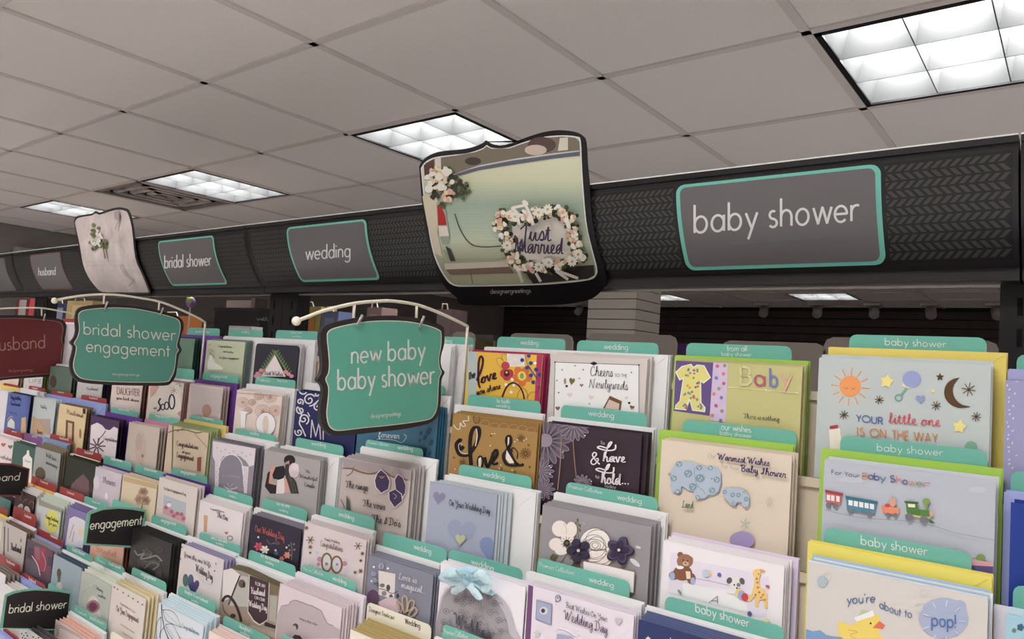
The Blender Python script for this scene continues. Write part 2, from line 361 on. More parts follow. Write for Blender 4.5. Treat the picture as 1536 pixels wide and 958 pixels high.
# ================================================================== the room
white_tile = mat((233, 225, 218), .85, noise=.03, scale=180, bump=.2, gain=1.1)
bar_m = mat((212, 203, 196), .8, gain=1.1)
wallp = mat((214, 209, 205), .8, noise=.04, scale=12)
floor_o = structure(MB().box(ROOM_X0, ROOM_X1, ROOM_Y0, ROOM_Y1, -.05, 0).build('floor', mat((224, 221, 221), .6, noise=.04, scale=30, gain=1.1)))
structure(MB().box(ROOM_X0, ROOM_X1, 4.2, ROOM_Y1, 0, .008).build('floor', mat((74, 66, 64), .9, noise=.12, scale=40)))  # dark carpet added on the unseen far floor to darken the far ceiling
ceil_o = structure(MB().box(ROOM_X0, ROOM_X1, ROOM_Y0, ROOM_Y1, CEIL+.14, CEIL+.18).build('ceiling', mat((110, 105, 100), .9)))
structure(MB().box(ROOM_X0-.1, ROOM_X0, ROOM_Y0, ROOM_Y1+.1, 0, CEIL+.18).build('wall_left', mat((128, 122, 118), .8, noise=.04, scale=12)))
structure(MB().box(ROOM_X1, ROOM_X1+.1, ROOM_Y0, ROOM_Y1+.1, 0, CEIL+.18).build('wall_right', wallp))
structure(MB().box(ROOM_X0-.1, ROOM_X1+.1, ROOM_Y0-.1, ROOM_Y0, 0, CEIL+.18).build('wall_front', wallp))
wb = structure(MB().box(ROOM_X0-.1, ROOM_X1+.1, ROOM_Y1, ROOM_Y1+.1, 0, CEIL+.18).build('wall_back', mat((40, 34, 33), .8)))
slat_m = mat((66, 54, 52), .6, noise=.1, scale=8)
sl = None
for k in range(26):
    z0 = .03+k*.09
    o = MB().box(ROOM_X0+.02, ROOM_X1-.02, ROOM_Y1-.018, ROOM_Y1-.001, z0, z0+.078).build('slat', slat_m, wb)
# ceiling grid, 2 ft tiles
GX, GY, SX, SY = -.5727, 1.2483, .60484, .6125
LIGHTS = [(i, j) for i in (-9, -6, -3, 0, 3, 6) for j in (-8, -3, 1, 10)]
VENT = (-7, 1)
I0, I1, J0, J1 = -10, 2, 0, 12
tile_mesh = None
hidden = MB()
def tile_rect(i, j):
    x0 = max(GX+i*SX, ROOM_X0+.005); x1 = min(GX+(i+1)*SX, ROOM_X1-.005); y0 = max(GY+j*SY, ROOM_Y0+.005); y1 = min(GY+(j+1)*SY, ROOM_Y1-.03)
    return x0, x1, y0, y1
for i in range(-11, 10):
    for j in range(-10, 13):
        x0, x1, y0, y1 = tile_rect(i, j)
        if x1-x0 < .05 or y1-y0 < .05 or (i, j) in LIGHTS or (i, j) == VENT: continue
        if not (I0 <= i <= I1 and J0 <= j <= J1):
            hidden.box(x0+.009, x1-.009, y0+.009, y1-.009, CEIL-.001, CEIL+.012); continue
        full = abs(x1-x0-SX) < 1e-4 and abs(y1-y0-SY) < 1e-4
        if full and tile_mesh:
            o = bpy.data.objects.new('ceiling_tile', tile_mesh); COL.objects.link(o); o.parent = ceil_o
            o.location = ((x0+x1)/2, (y0+y1)/2, 0)
        else:
            b = MB().box(-(x1-x0)/2+.009, (x1-x0)/2-.009, -(y1-y0)/2+.009, (y1-y0)/2-.009, CEIL-.001, CEIL+.012)
            o = b.build('ceiling_tile', white_tile, ceil_o); o.location = ((x0+x1)/2, (y0+y1)/2, 0)
            if full: tile_mesh = o.data
h = hidden.build('ceiling_tile', white_tile, ceil_o); h['kind'] = 'stuff'
for i in range(-10, 10):
    x = GX+i*SX
    if ROOM_X0+.05 < x < ROOM_X1-.05: MB().box(x-.012, x+.012, ROOM_Y0+.01, ROOM_Y1-.03, CEIL-.007, CEIL+.004).build('grid_bar', bar_m, ceil_o)
for j in range(-9, 13):
    y = GY+j*SY
    if ROOM_Y0+.05 < y < ROOM_Y1-.05: MB().box(ROOM_X0+.01, ROOM_X1-.01, y-.012, y+.012, CEIL-.007, CEIL+.004).build('grid_bar', bar_m, ceil_o)
lamp_m = mat((255, 255, 255), .5, emit=((253, 251, 252), LAMP))
louv = mat((98, 100, 99), .4, gain=1.)
black = mat((22, 21, 24), .4)
def troffer(i, j):
    x0, x1, y0, y1 = GX+i*SX, GX+(i+1)*SX, GY+j*SY, GY+(j+1)*SY
    cx, cy = (x0+x1)/2, (y0+y1)/2
    places = {(0, 1): 'square recessed ceiling light above the lettered baby shower header', (-3, 1): 'square recessed ceiling light behind the just married topper',
              (-6, 1): 'square recessed ceiling light beside the stained ceiling vent', (-9, 1): 'square recessed ceiling light by the left wall, behind the white floral topper',
              (-3, 10): 'small far ceiling light in front of the dark slatted wall'}
    t = empty('ceiling_light', (cx, cy, CEIL-.01))
    tag(t, places.get((i, j), 'square recessed ceiling light with white louvres elsewhere in the store'), 'ceiling light', 'recessed ceiling lights')
    a, b, c, d = x0+.014, x1-.014, y0+.014, y1-.014
    f = MB()
    for q in ((a, a+.016, c, d), (b-.016, b, c, d), (a, b, c, c+.016), (a, b, d-.016, d)): f.box(*q, CEIL-.008, CEIL+.012)
    f.build('frame', black, t)
    a += .016; b -= .016; c += .016; d -= .016
    r = MB()
    z0, z1 = CEIL-.002, CEIL+.1
    r.add([(a, c, z0), (a, d, z0), (a+.03, d, z1), (a+.03, c, z1)], [(0, 1, 2, 3)]).add([(b, c, z0), (b, d, z0), (b-.03, d, z1), (b-.03, c, z1)], [(3, 2, 1, 0)])
    r.add([(a, c, z0), (b, c, z0), (b, c+.03, z1), (a, c+.03, z1)], [(3, 2, 1, 0)]).add([(a, d, z0), (b, d, z0), (b, d-.03, z1), (a, d-.03, z1)], [(0, 1, 2, 3)])
    r.build('reflector', louv, t)
    l = MB().add([(a+.03, c+.03, z1), (b-.03, c+.03, z1), (b-.03, d-.03, z1), (a+.03, d-.03, z1)], [(0, 3, 2, 1)])
    l.build('lamp_tray', lamp_m, t)
    for k in (1, 2):
        x = a+(b-a)*k/3; y = c+(d-c)*k/3
        for ax in (0, 1):
            if ax == 0: v = [(x-.0015, c, z0), (x+.0015, c, z0), (x+.0015, d, z0), (x-.0015, d, z0), (x-.012, c, z0+.078), (x+.012, c, z0+.078), (x+.012, d, z0+.078), (x-.012, d, z0+.078)]
            else: v = [(a, y-.0015, z0), (b, y-.0015, z0), (b, y+.0015, z0), (a, y+.0015, z0), (a, y-.012, z0+.078), (b, y-.012, z0+.078), (b, y+.012, z0+.078), (a, y+.012, z0+.078)]
            link('louvre', v, [(0, 3, 2, 1), (4, 5, 6, 7), (0, 1, 5, 4), (1, 2, 6, 5), (2, 3, 7, 6), (3, 0, 4, 7)], louv, t)
for ij in LIGHTS:
    x0, x1, y0, y1 = tile_rect(*ij)
    if x1-x0 > .55 and y1-y0 > .55: troffer(*ij)
# vent
x0, x1, y0, y1 = tile_rect(*VENT); v = empty('ceiling_vent', ((x0+x1)/2, (y0+y1)/2, CEIL-.01))
tag(v, 'dusty square ceiling vent beside a recessed light', 'vent')
vm = mat((165, 156, 149), .7, noise=.45, scale=5); vd = mat((120, 112, 106), .7)
MB().box(x0+.014, x1-.014, y0+.014, y1-.014, CEIL+.02, CEIL+.03).build('backing', vd, v)
for k in range(4):
    e = .016+k*.07; th = .03
    f = MB()
    for q in ((x0+e, x0+e+th, y0+e, y1-e), (x1-e-th, x1-e, y0+e, y1-e), (x0+e, x1-e, y0+e, y0+e+th), (x0+e, x1-e, y1-e-th, y1-e)): f.box(*q, CEIL-.006+k*.002, CEIL+.016)
    f.build('ring_slat', mat((140, 131, 124), .7, noise=.25, scale=6) if k == 0 else vm, v)
# emergency box on the left wall
e = tag(MB().box(ROOM_X0, ROOM_X0+.05, 2.2, 2.42, EYE+.60, EYE+.72).build('emergency_light', mat((165, 160, 155), .5), None, (ROOM_X0+.02, 2.3, EYE+.60)), 'small white emergency light box on the left wall', 'emergency light')
MB().box(ROOM_X0+.05, ROOM_X0+.06, 2.22, 2.40, EYE+.62, EYE+.70).build('cover', mat((178, 172, 166), .4), e)
# pillar clad in white slatwall
pil = empty('slatwall_pillar', (-2.94, 5.2, 0)); tag(pil, 'square pillar clad in white slatwall behind the card rack', 'pillar')
MB().box(-3.15, -2.74, 5.01, 5.39, 0, CEIL-.01).build('core', mat((90, 75, 50), .7), pil)
pw = mat((222, 216, 204), .5)
for k in range(30):
    z0 = .0+k*.08; z1 = min(z0+.073, CEIL-.01)
    if z1 > z0: MB().box(-3.162, -2.728, 4.998, 5.402, z0, z1).build('slat', pw, pil)
# spot lamps in front of the slatted wall
for k, (px_, py_) in enumerate([(868, 470), (1145, 467), (1225, 465), (1310, 469), (1395, 470), (1494, 470)]):
    d = ray(px_, py_); X = d.x/d.y*8.3
    s = empty('spot_lamp', (X, 8.3, CEIL-.13)); tag(s, 'small white ceiling spot lamp in front of the dark slatted wall', 'spot lamp', 'spot lamps along the slatted wall')
    MB().box(X-.08, X+.08, 8.22, 8.38, CEIL-.03, CEIL-.008).build('canopy', mat((190, 184, 176), .5), s)
    MB().tube([(X, 8.3, CEIL-.03), (X, 8.3, CEIL-.06)], .012).build('stem', mat((150, 145, 140), .5), s)
    MB().tube([(X, 8.32, CEIL-.06), (X+.01, 8.29, CEIL-.10), (X+.02, 8.24, CEIL-.13)], .05, 12).build('head', mat((150, 145, 140), .4), s, smooth=True)

# ================================================================== the card racks
BND = [-3.6796, -2.4604, -1.2412, -.022, 1.1972]        # section boundaries along the run
SECN = ['far husband', 'engagement', 'wedding', 'neighbouring']
RY0, RZ0, RS, RDZ = .70, .021, .0315, .0742             # env plane depth / height of the top row, step per row
def rowY(k): return RY0-RS*(k-1)
def rowZ(k): return EYE+RZ0-RDZ*(k-1)
beige = mat((205, 190, 165), .45, noise=.02, scale=40)
dark = mat((26, 25, 28), .45)
steel = mat((150, 148, 145), .3, metal=.8)
CARD_H = .18
LEDGE = {k: rowZ(k)-CARD_H-.004 for k in range(1, 9)}
rlabels = ['beige tiered card rack at the far end of the run', 'beige tiered card rack holding the engagement and bridal shower cards', 'beige tiered card rack holding the wedding and baby shower cards', 'beige tiered card rack holding the lilac and royal blue cards']
for s_ in range(4):
    xa, xb = BND[s_]+.004, BND[s_+1]-.004
    rk = empty('card_rack', ((xa+xb)/2, .75, 0)); tag(rk, rlabels[s_], 'card rack', 'card racks joined in one run')
    MB().box(xa, xb, .862, .872, .1, EYE-.02).build('back_panel', mat((92, 86, 80), .6), rk)
    MB().box(xa, xb, .36, .86, .06, .14).build('base_deck', beige, rk)
    MB().box(xa, xb, .40, .86, .0, .06).build('kick_plate', dark, rk)
    for k in range(1, 9):
        Y, zl = rowY(k), LEDGE[k]
        b = MB().box(xa, xb, Y+.0034, Y+.0052, zl-.003, rowZ(k)-.026)
        b.box(xa, xb, Y+.0005, Y+.0052, rowZ(k)-.034, rowZ(k)-.026)
        b.build('tier_panel', beige, rk)
        MB().box(xa, xb, Y-.0255, Y+.0034, zl-.003, zl).box(xa, xb, Y-.0262, Y-.0255, zl-.003, zl+.012).build('ledge', beige, rk)
    MB().box(xa, xb, .44, .455, .14, LEDGE[8]-.003).build('lower_panel', beige, rk)
    for x_ in (BND[s_], BND[s_+1]):
        lo, hi = (x_+.0005, x_+.045) if x_ == BND[s_] else (x_-.045, x_-.0005)
        u = MB().box(lo, hi, .85, .88, 0, EYE+.235).build('upright', dark, rk)
        sm = MB()
        xc = (lo+hi)/2+(.006 if x_ == BND[s_] else -.006)
        for q in range(18): sm.box(xc-.0022, xc+.0022, .8494, .851, EYE-.28+q*.03, EYE-.28+q*.03+.017)
        sm.build('slots', mat((4, 4, 5), .9), u)
# the far side of the gondola
for (xa_, xb_) in ((BND[0], BND[3]),):
    g = empty('rear_card_tray', ((xa_+xb_)/2, 1.0, EYE-.2)); tag(g, 'beige card tray on the far side of the rack', 'card tray')
    MB().box(xa_, xb_, .985, .99, EYE-.155, EYE-.02).build('tray_panel', beige, g)
    MB().box(xa_, xb_, .885, 1.06, EYE-.16, EYE-.155).build('ledge', beige, g)
    MB().box(xa_, xb_, .874, .885, .1, EYE-.155).build('support', dark, g)
grey = mat((205, 200, 196), .5)
gt = [(678, 714, 497, .0), (765, 861, 499, 0), (882, 1017, 499, 0), (1083, 1239, 510, 0), (1236, 1330, 505, 0), (1455, 1500, 510, 0)]
for k, (a, b, y, _) in enumerate(gt):
    d0, d1 = ray(a, y), ray(b, y); Y = 1.03; X0, X1 = d0.x/d0.y*Y, d1.x/d1.y*Y; z1 = EYE+d0.z/d0.y*Y; z0 = EYE-.155; r = .012
    pts = [(X0, z0), (X1, z0), (X1, z1-r), (X1-r*.3, z1-r*.3), (X1-r, z1), (X0+r, z1), (X0+r*.3, z1-r*.3), (X0, z1-r)]
    n = len(pts)
    tag(link('index_tab', [(x, Y-.0004, z) for x, z in pts]+[(x, Y+.0004, z) for x, z in pts], [tuple(range(n)), tuple(range(2*n-1, n-1, -1))]+[(i, n+i, n+(i+1) % n, (i+1) % n) for i in range(n)], grey, None, ((X0+X1)/2, Y, z0)),
        'plain grey back of a tab behind the %s' % ('plain white cards by the wire post', 'love you share card', 'Cheers to the Newlyweds card', 'yellow romper card', 'left end of the sun and moon card', 'right end of the sun and moon card')[k], 'index tab', 'grey tabs on the far side')
def plain_board(name, a, b, y, Y, z0, col, label, cat, th=.006, grp=None):
    d0, d1 = ray(a, y), ray(b, y); X0, X1 = d0.x/d0.y*Y, d1.x/d1.y*Y; z1 = EYE+d0.z/d0.y*Y
    o = MB().box(X0, X1, Y-th/2, Y+th/2, z0, z1).build(name, mat(col, .6), None, ((X0+X1)/2, Y, z0)); return tag(o, label, cat, grp)
plain_board('envelope', 1020, 1030, 515, 1.045, EYE-.155, (75, 40, 110), 'purple envelope edge on the far side of the rack', 'envelope')
plain_board('greeting_card', 713, 742, 510, 1.045, EYE-.155, (110, 98, 60), 'olive gold card on the far side behind the wedding tabs', 'card')

# ---- header canopies
FY, FZ1, FZ0 = .774, .2334, .1225
def fy(z):
    t = (FZ1-z)/(FZ1-FZ0)
    return FY+(.046*max(t, 0)**2.0)
fas = mat((30, 29, 32), .35, spec=.5)
ins = mat((28, 27, 30), .4, spec=.4)
chev = mat((66, 66, 62), .45)
plate_m = mat((104, 101, 103), .35, spec=.4)
teal_m = mat((104, 190, 172), .4)
rosy_m = mat((120, 78, 78), .4)
PLATES = {}   # centre offsets in a section: two inserts, same for each
def canopy_strip(x0, x1, z0, z1, off, n=10):
    v = []; f = []
    for i in range(n+1):
        z = z0+(z1-z0)*i/n
        v += [(x0, fy(z)-off, EYE+z), (x1, fy(z)-off, EYE+z)]
    for i in range(n): f.append((2*i, 2*i+1, 2*i+3, 2*i+2))
    return v, f
hl = ['long black header canopy with faint panels at the far end', 'black header canopy lettered husband and bridal shower', 'black header canopy lettered wedding and baby shower', 'black header canopy over the lilac cards']
hdr = []
for s_ in range(4):
    xa, xb = BND[s_]-.027, BND[s_+1]-.027
    if s_ == 3: xb = xa+1.2
    xa += .001; xb -= .001
    c = empty('header_canopy', ((xa+xb)/2, .8, EYE+FZ0)); tag(c, hl[s_], 'header sign', 'header canopies along the rack top'); hdr.append(c)
    v, f = canopy_strip(xa, xb, FZ0, FZ1, 0, 12)
    v2 = [(x, y+.004, z) for x, y, z in v]; n = len(v)
    link('curved_panel', v+v2, f+[tuple(i+n for i in q)[::-1] for q in f], fas, c, smooth=True)
    MB().box(xa, xb, FY-.004, FY+.02, EYE+FZ1-.006, EYE+FZ1).build('top_trim', dark, c)
    MB().box(xa, xb, FY-.0046, FY+.0, EYE+FZ1, EYE+FZ1+.0014).build('edge_highlight', mat((225, 220, 214), .3), c)  # pale strip coloured as the highlight along the metal top edge
    MB().box(xa, xb, FY+.05, FY+.085, EYE+FZ0-.012, EYE+FZ0+.004).build('bottom_rail', mat((40, 37, 40), .4), c)
    MB().box(xa, xb, FY+.078, FY+.086, EYE+FZ0-.0145, EYE+FZ0-.012).build('edge_strip', mat((205, 200, 192), .25, metal=.7), c)
    MB().box(xa, xb, FY+.004, FY+.085, EYE+FZ1-.01, EYE+FZ1-.006).build('top_cover', dark, c)
    # herringbone inserts right and left of the topper
    for (ia, ib) in ((xa+.006, xa+.50), (xb-.50, xb-.004)):
        v, f = canopy_strip(ia, ib, FZ0+.006, FZ1-.012, .0008, 10)
        link('insert_strip', v, f, ins, c, smooth=True)
        hb = MB(); rows = 11; z_lo, z_hi = FZ0+.008, FZ1-.014; dz = (z_hi-z_lo)/rows; pit = .0076
        for r_ in range(rows):
            za, zb = z_lo+dz*r_+.0009, z_lo+dz*(r_+1)-.0009; lean = .006 if r_ % 2 == 0 else -.006
            x = ia+.006
            while x < ib-.0105:
                xl, xr = (x, x+lean) if lean > 0 else (x-lean, x)
                hb.add([(xl, fy(za)-.0011, EYE+za), (xl+.0043, fy(za)-.0011, EYE+za), (xr+.0043, fy(zb)-.0011, EYE+zb), (xr, fy(zb)-.0011, EYE+zb)], [(0, 1, 2, 3)])
                x += pit
        hb.build('herringbone_print', chev, c)
# lettered plates
def rrect(x0, x1, z0, z1, r, n=5):
    p = []
    for cx, cz, a in ((x1-r, z1-r, 0), (x0+r, z1-r, 90), (x0+r, z0+r, 180), (x1-r, z0+r, 270)):
        p += [(cx+r*math.cos(math.radians(a+90*i/n)), cz+r*math.sin(math.radians(a+90*i/n))) for i in range(n+1)]
    return p
def grid_fill(x0, x1, z0, z1, r, off, n=12):
    """rounded plate following the canopy curve, as horizontal bands"""
    def half(z):
        d = max(z0+r-z, z-(z1-r), 0); return r-math.sqrt(max(r*r-d*d, 0))
    v = []; f = []; zs = sorted(set([z0+(z1-z0)*i/n for i in range(n+1)]+[z0+r*t for t in (.1, .3, .6, 1)]+[z1-r*t for t in (.1, .3, .6, 1)]))
    for z in zs:
        h_ = half(z); v += [(x0+h_, fy(z)-off, EYE+z), (x1-h_, fy(z)-off, EYE+z)]
    for i in range(len(zs)-1): f.append((2*i, 2*i+1, 2*i+3, 2*i+2))
    return v, f
surfF = Curved(fy)
def plate(cpy, xa, xb, border, text, crop, base, h, tcol):
    za, zb = .1275, .2215
    v, f = grid_fill(xa-.004, xb+.004, za-.003, zb+.003, .012, .0014); link('plate_backing', v, f, mat((34, 32, 34), .35), cpy, smooth=True)
    v, f = grid_fill(xa, xb, za, zb, .010, .0017); link('plate_border', v, f, border, cpy, smooth=True)
    v, f = grid_fill(xa+.005, xb-.005, za+.0035, zb-.0035, .007, .0020); p = link('plate', v, f, plate_m, cpy, smooth=True)
    a = Art(surfF, crop, .0024); a.T(tcol, text, *base, h, wd=.155)
    if crop == 'H3': a.part('thin_rule').S(teal_line, 2.2, [(470, 402), (630, 391), (802, 380)], False).part('rule_dot').E(teal_line, 631, 391, 4)
    a.burn(p)
def fx(px_, py_): return surfF.hit(px_, py_)[0]
teal_line = mat((84, 120, 116), .5)
creamt = mat((232, 224, 219), .5)
plate(hdr[2], fx(1015, 278), fx(1322, 243), teal_m, 'baby shower', 'H3', (346, 362, 933, 318), 58, creamt)
plate(hdr[2], fx(431, 348), fx(551, 335), teal_m, 'wedding', 'H2', (880, 292, 1122, 275), 45, creamt)
plate(hdr[1], fx(238, 363), fx(322, 356), teal_m, 'bridal shower', 'H2', (105, 338, 357, 322), 40, creamt)
plate(hdr[1], fx(46, 381), fx(92, 377), rosy_m, 'husband', 'H1', (258, 798, 368, 793), 30, creamt)
v, f = grid_fill(fx(8, 388)-.21, fx(8, 388), .1275, .2215, .010, .0017); link('plate', v, f, plate_m, hdr[0], smooth=True)

# ================================================================== stacks of cards
TEAL = (98, 174, 156); RED = (150, 52, 50)
WHITE = (226, 222, 224)
LEAN = math.tan(math.radians(.8))
NC = [0]; 
def slab(pts2, O, ex, ez, n, th):
    """extruded outline: pts2 (u, v) in the plane, thickness backwards"""
    k = len(pts2)
    v = [O+ex*a+ez*b for a, b in pts2]+[O+ex*a+ez*b-n*th for a, b in pts2]
    f = [tuple(range(k)), tuple(range(2*k-1, k-1, -1))]+[(i, k+i, k+(i+1) % k, (i+1) % k) for i in range(k)]
    return v, f
EX = Vector((1, 0, 0)); EZ = Vector((0, LEAN, 1)).normalized(); EN = EX.cross(EZ).normalized()
def card_body(name, X0, X1, ztop, zbot, Y, M, th=.0012, top=None):
    """folded card: front leaf, slightly open back leaf and spine on the left; Y is the depth at the top edge"""
    O = Vector((X0, Y-(ztop-zbot)*LEAN, zbot)); W_ = X1-X0; H = (ztop-zbot)/EZ.z
    out = top(W_, H) if top else [(0, 0), (W_, 0), (W_, H), (0, H)]
    b = MB(); v, f = slab(out, O, EX, EZ, EN, .0004); b.add(v, f)
    k = len(out)
    v2 = [O+EX*a+EZ*c-EN*(.0004+(th-.0008)*(.3+.7*a/W_)) for a, c in out]+[O+EX*a+EZ*c-EN*(.0008+(th-.0008)*(.3+.7*a/W_)) for a, c in out]
    b.add(v2, [tuple(range(k)), tuple(range(2*k-1, k-1, -1))]+[(i, k+i, k+(i+1) % k, (i+1) % k) for i in range(k)])
    o = b.build(name, M, None, ((X0+X1)/2, Y-(ztop-zbot)*LEAN, zbot))
    return o, Flat(O, EX, EZ, (0.0002, W_-.0002, 0.0002, H-.0002))
def rounded_top(r):
    def g(W_, H):
        p = [(0, 0), (W_, 0)]
        p += [(W_-r+r*math.cos(math.radians(a)), H-r+r*math.sin(math.radians(a))) for a in (0, 30, 60, 90)]
        p += [(r+r*math.cos(math.radians(a)), H-r+r*math.sin(math.radians(a))) for a in (90, 120, 150, 180)]
        return p
    return g
def ribbon_bow(fl, crop, parent):
    """organza bow: loops and tails as curved strips standing off the card"""
    def pt(x, y, off): return fl.at(*fl.__class__(fl.O, fl.ex, fl.ez).hit(*pix(crop, x, y)), off)
    M1, M2 = mat((186, 216, 226), .35, spec=.6), mat((158, 202, 218), .35, spec=.6)
    def strip(name, path, wd, M):
        P_ = []
        for k in range(len(path)-1):
            for t in range(4):
                q = t/4; P_.append([path[k][i]+(path[k+1][i]-path[k][i])*q for i in range(3)])
        P_.append(list(path[-1])); v = []; f = []; rn_ = random.Random(len(path)+int(path[1][0]))
        for k, (x, y, o_) in enumerate(P_):
            a = P_[max(k-1, 0)]; b = P_[min(k+1, len(P_)-1)]; dx, dy = b[0]-a[0], b[1]-a[1]; L_ = math.hypot(dx, dy) or 1
            nx, ny = -dy/L_, dx/L_; w_ = wd*(.45 if k in (0, len(P_)-1) else 1)*rn_.uniform(.85, 1.15)
            for s_ in (-1, -.33, .33, 1): v.append(pt(x+nx*w_*s_, y+ny*w_*s_, o_+rn_.uniform(-.0008, .0012)+(.0012 if abs(s_) < .5 else 0)))
        for k in range(len(P_)-1):
            for s_ in range(3): f.append((4*k+s_, 4*k+s_+1, 4*k+s_+5, 4*k+s_+4))
        link(name, v, f, M, parent, smooth=True)
    for path, wd, M in (([(462, 372, .006), (400, 300, .016), (320, 290, .018), (240, 350, .013), (300, 400, .010), (420, 390, .008), (462, 372, .007)], 38, M1), ([(462, 372, .008), (540, 290, .018), (640, 300, .020), (700, 400, .016), (650, 460, .013), (560, 430, .010), (462, 372, .008)], 42, M1),
                        ([(455, 372, .009), (420, 285, .020), (520, 265, .022), (600, 280, .020), (560, 340, .014), (462, 372, .010)], 30, M2), ([(462, 372, .010), (600, 340, .018), (690, 310, .018), (680, 380, .015), (590, 390, .012), (462, 374, .010)], 26, M2), ([(450, 372, .008), (330, 330, .014), (220, 330, .012), (225, 400, .009)], 34, M2)):
        strip('bow_loop', path, wd, M)
    strip('bow_tail', [(462, 372, .011), (520, 450, .014), (600, 560, .012)], 36, M1); strip('bow_tail', [(462, 372, .011), (600, 440, .012), (700, 520, .009)], 28, M2); strip('bow_tail', [(455, 380, .010), (400, 440, .011), (300, 500, .009)], 40, mat((170, 190, 196), .35))
    c = pt(462, 372, .012); MB().ball(c, .0055, sc=(1, .7, 1.1)).build('bow_knot', M2, parent, smooth=True)
def stack(row, short, desc, card=None, col=WHITE, env=None, ecol=WHITE, tab=None, tcol=TEAL, nc=3, ne=2, edge=None, art=None, text=None, tabcard=None, top=None, rough=.5, tabwords=None, ename=None, cname=None, lift=(.0, .0), fan=.0015):
    """card/env/tab: (crop, xl, yl, xr[, yr]) pixel positions of the top corners in the photo; text: list of tab lettering"""
    Yk, zl = rowY(row), LEDGE[row]
    if card and (card[3]-card[1])*CROPS[card[0]][2] < 50: nc = min(nc, 3 if lift != (0., 0.) else 2)
    def span(spec, Y):
        c, xl, yl, xr = spec[:4]; yr = spec[4] if len(spec) > 4 else None
        a = pix(c, xl, yl); b = pix(c, xr, yr if yr is not None else yl)
        d0 = ray(*a); X0 = d0.x/d0.y*Y; z0 = EYE+d0.z/d0.y*Y
        d1 = ray(*b)
        X1 = d1.x/d1.y*Y
        if yr is not None:
            z1 = EYE+d1.z/d1.y*Y; z0 = (z0+z1)/2
        return X0, X1, z0
    th_e = .0016; th_c = .0013
    # envelopes, the rearmost against the tab
    if env:
        X0, X1, z1 = span(env, Yk-.0015)
        for i in range(ne):
            Y = Yk-.0012-i*(th_e+.0006)
            dx, dzv = (0, 0) if i == 0 else (random.uniform(-.0012, .0006), -random.uniform(.0004, .0016))
            o, fl = card_body('envelope', X0+dx, X1+dx, z1+dzv, zl, Y, mat(ecol, .55), th_e)
            nm = ename or 'white'
            where = '%s envelope standing behind the %s card' if ne == 1 else '%s envelope nearest the tab behind the %s card' if i == 0 else '%s envelope nearest the cards behind the %s card' if i == ne-1 else '%s envelope in the middle of those behind the %s card'
            tag(o, where % (nm, short), 'envelope', 'envelopes behind the %s card' % short if ne > 1 else None)
            if i == ne-1:  # the pointed flap seen from its back
                H = (z1+dzv-zl); W_ = X1-X0
                p = [(0.002, H-.0015), (W_/2, H-.055), (W_-.002, H-.0015)]
                vv = [fl.at(a_, b_, .0002) for a_, b_ in p]; vv += [fl.at(a_, b_, .0004) for a_, b_ in p]
                link('flap', vv, [(3, 4, 5), (0, 3, 5, 2), (0, 1, 4, 3), (1, 2, 5, 4)], mat(ecol, .55), o)
    yf = Yk-.0218
    if card:
        X0, X1, z1 = span(card, yf)
        ymax = Yk-.0012-(ne*(th_e+.0006) if env else 0)-.001
        M = mat(col, rough)
        for i in range(nc):
            t = (i+1)/(nc+1); Y = yf+(ymax-yf)*t
            dx = random.uniform(-.0012, .0016)+fan*t+lift[0]*t; dzv = .0009*(i+1)+random.uniform(-.0003, .0005)+lift[1]*t
            o, _ = card_body('greeting_card', X0+dx, X1+dx, z1+dzv, zl, Y, mat(edge[i % len(edge)] if isinstance(edge, list) else edge, .5) if edge else M, th_c, top)
            where = '%s card standing right behind the front %s card' if i == 0 else '%s card at the back of the %s stack' if i == nc-1 else '%s card in the middle of the %s stack'
            tag(o, where % (cname or 'matching', short), 'card', 'cards stacked behind the %s card' % short if nc > 1 else None)
        o, fl = card_body('greeting_card', X0, X1, z1, zl, yf, M, th_c, top)
        tag(o, desc, 'card')
        if art:
            A = Art(fl, card[0]); art(A); A.burn(o)
            if getattr(A, 'bow', False): ribbon_bow(fl, card[0], o)
    if tab:
        X0, X1, z1 = span(tab, Yk+.001)
        W_, H = X1-X0, z1-zl; O = Vector((X0, Yk+.0018, zl)); r = .006
        pts = [(0, 0), (W_, 0)]+[(W_-r+r*math.cos(math.radians(a)), H-r+r*math.sin(math.radians(a))) for a in (0, 30, 60, 90)]+[(r+r*math.cos(math.radians(a)), H-r+r*math.sin(math.radians(a))) for a in (90, 120, 150, 180)]
        v, f = slab(pts, O, EX, Vector((0, 0, 1)), Vector((0, -1, 0)), .0006)
        o = link('index_tab', v, f, mat(tcol, .45), None, ((X0+X1)/2, Yk+.0018, zl))
        cn = {TEAL: 'teal', RED: 'red'}.get(tcol, tabcard or 'coloured')
        words = tabwords or (' '.join(t[0] for t in text if len(t[0]) > 2).lower() if text else None)
        tag(o, ('%s index tab lettered %s above the %s card' % (cn, words, short)) if words else '%s index tab above the %s card' % (cn, short), 'index tab')
        if text:
            A = Art(Flat(O, EX, Vector((0, 0, 1)), (0, W_, 0, H)), tab[0])
            for t in text:
                tx, x0, y0, x1, y1, h = t[:6]; font = t[6] if len(t) > 6 else 'sans'
                A.T(mat((235, 238, 232), .5) if tcol in (TEAL, RED) or tabcard == 'purple' else mat((70, 55, 50), .5), tx, x0, y0, x1, y1, h, font, .155 if font == 'sans' else .1)
            A.burn(o)
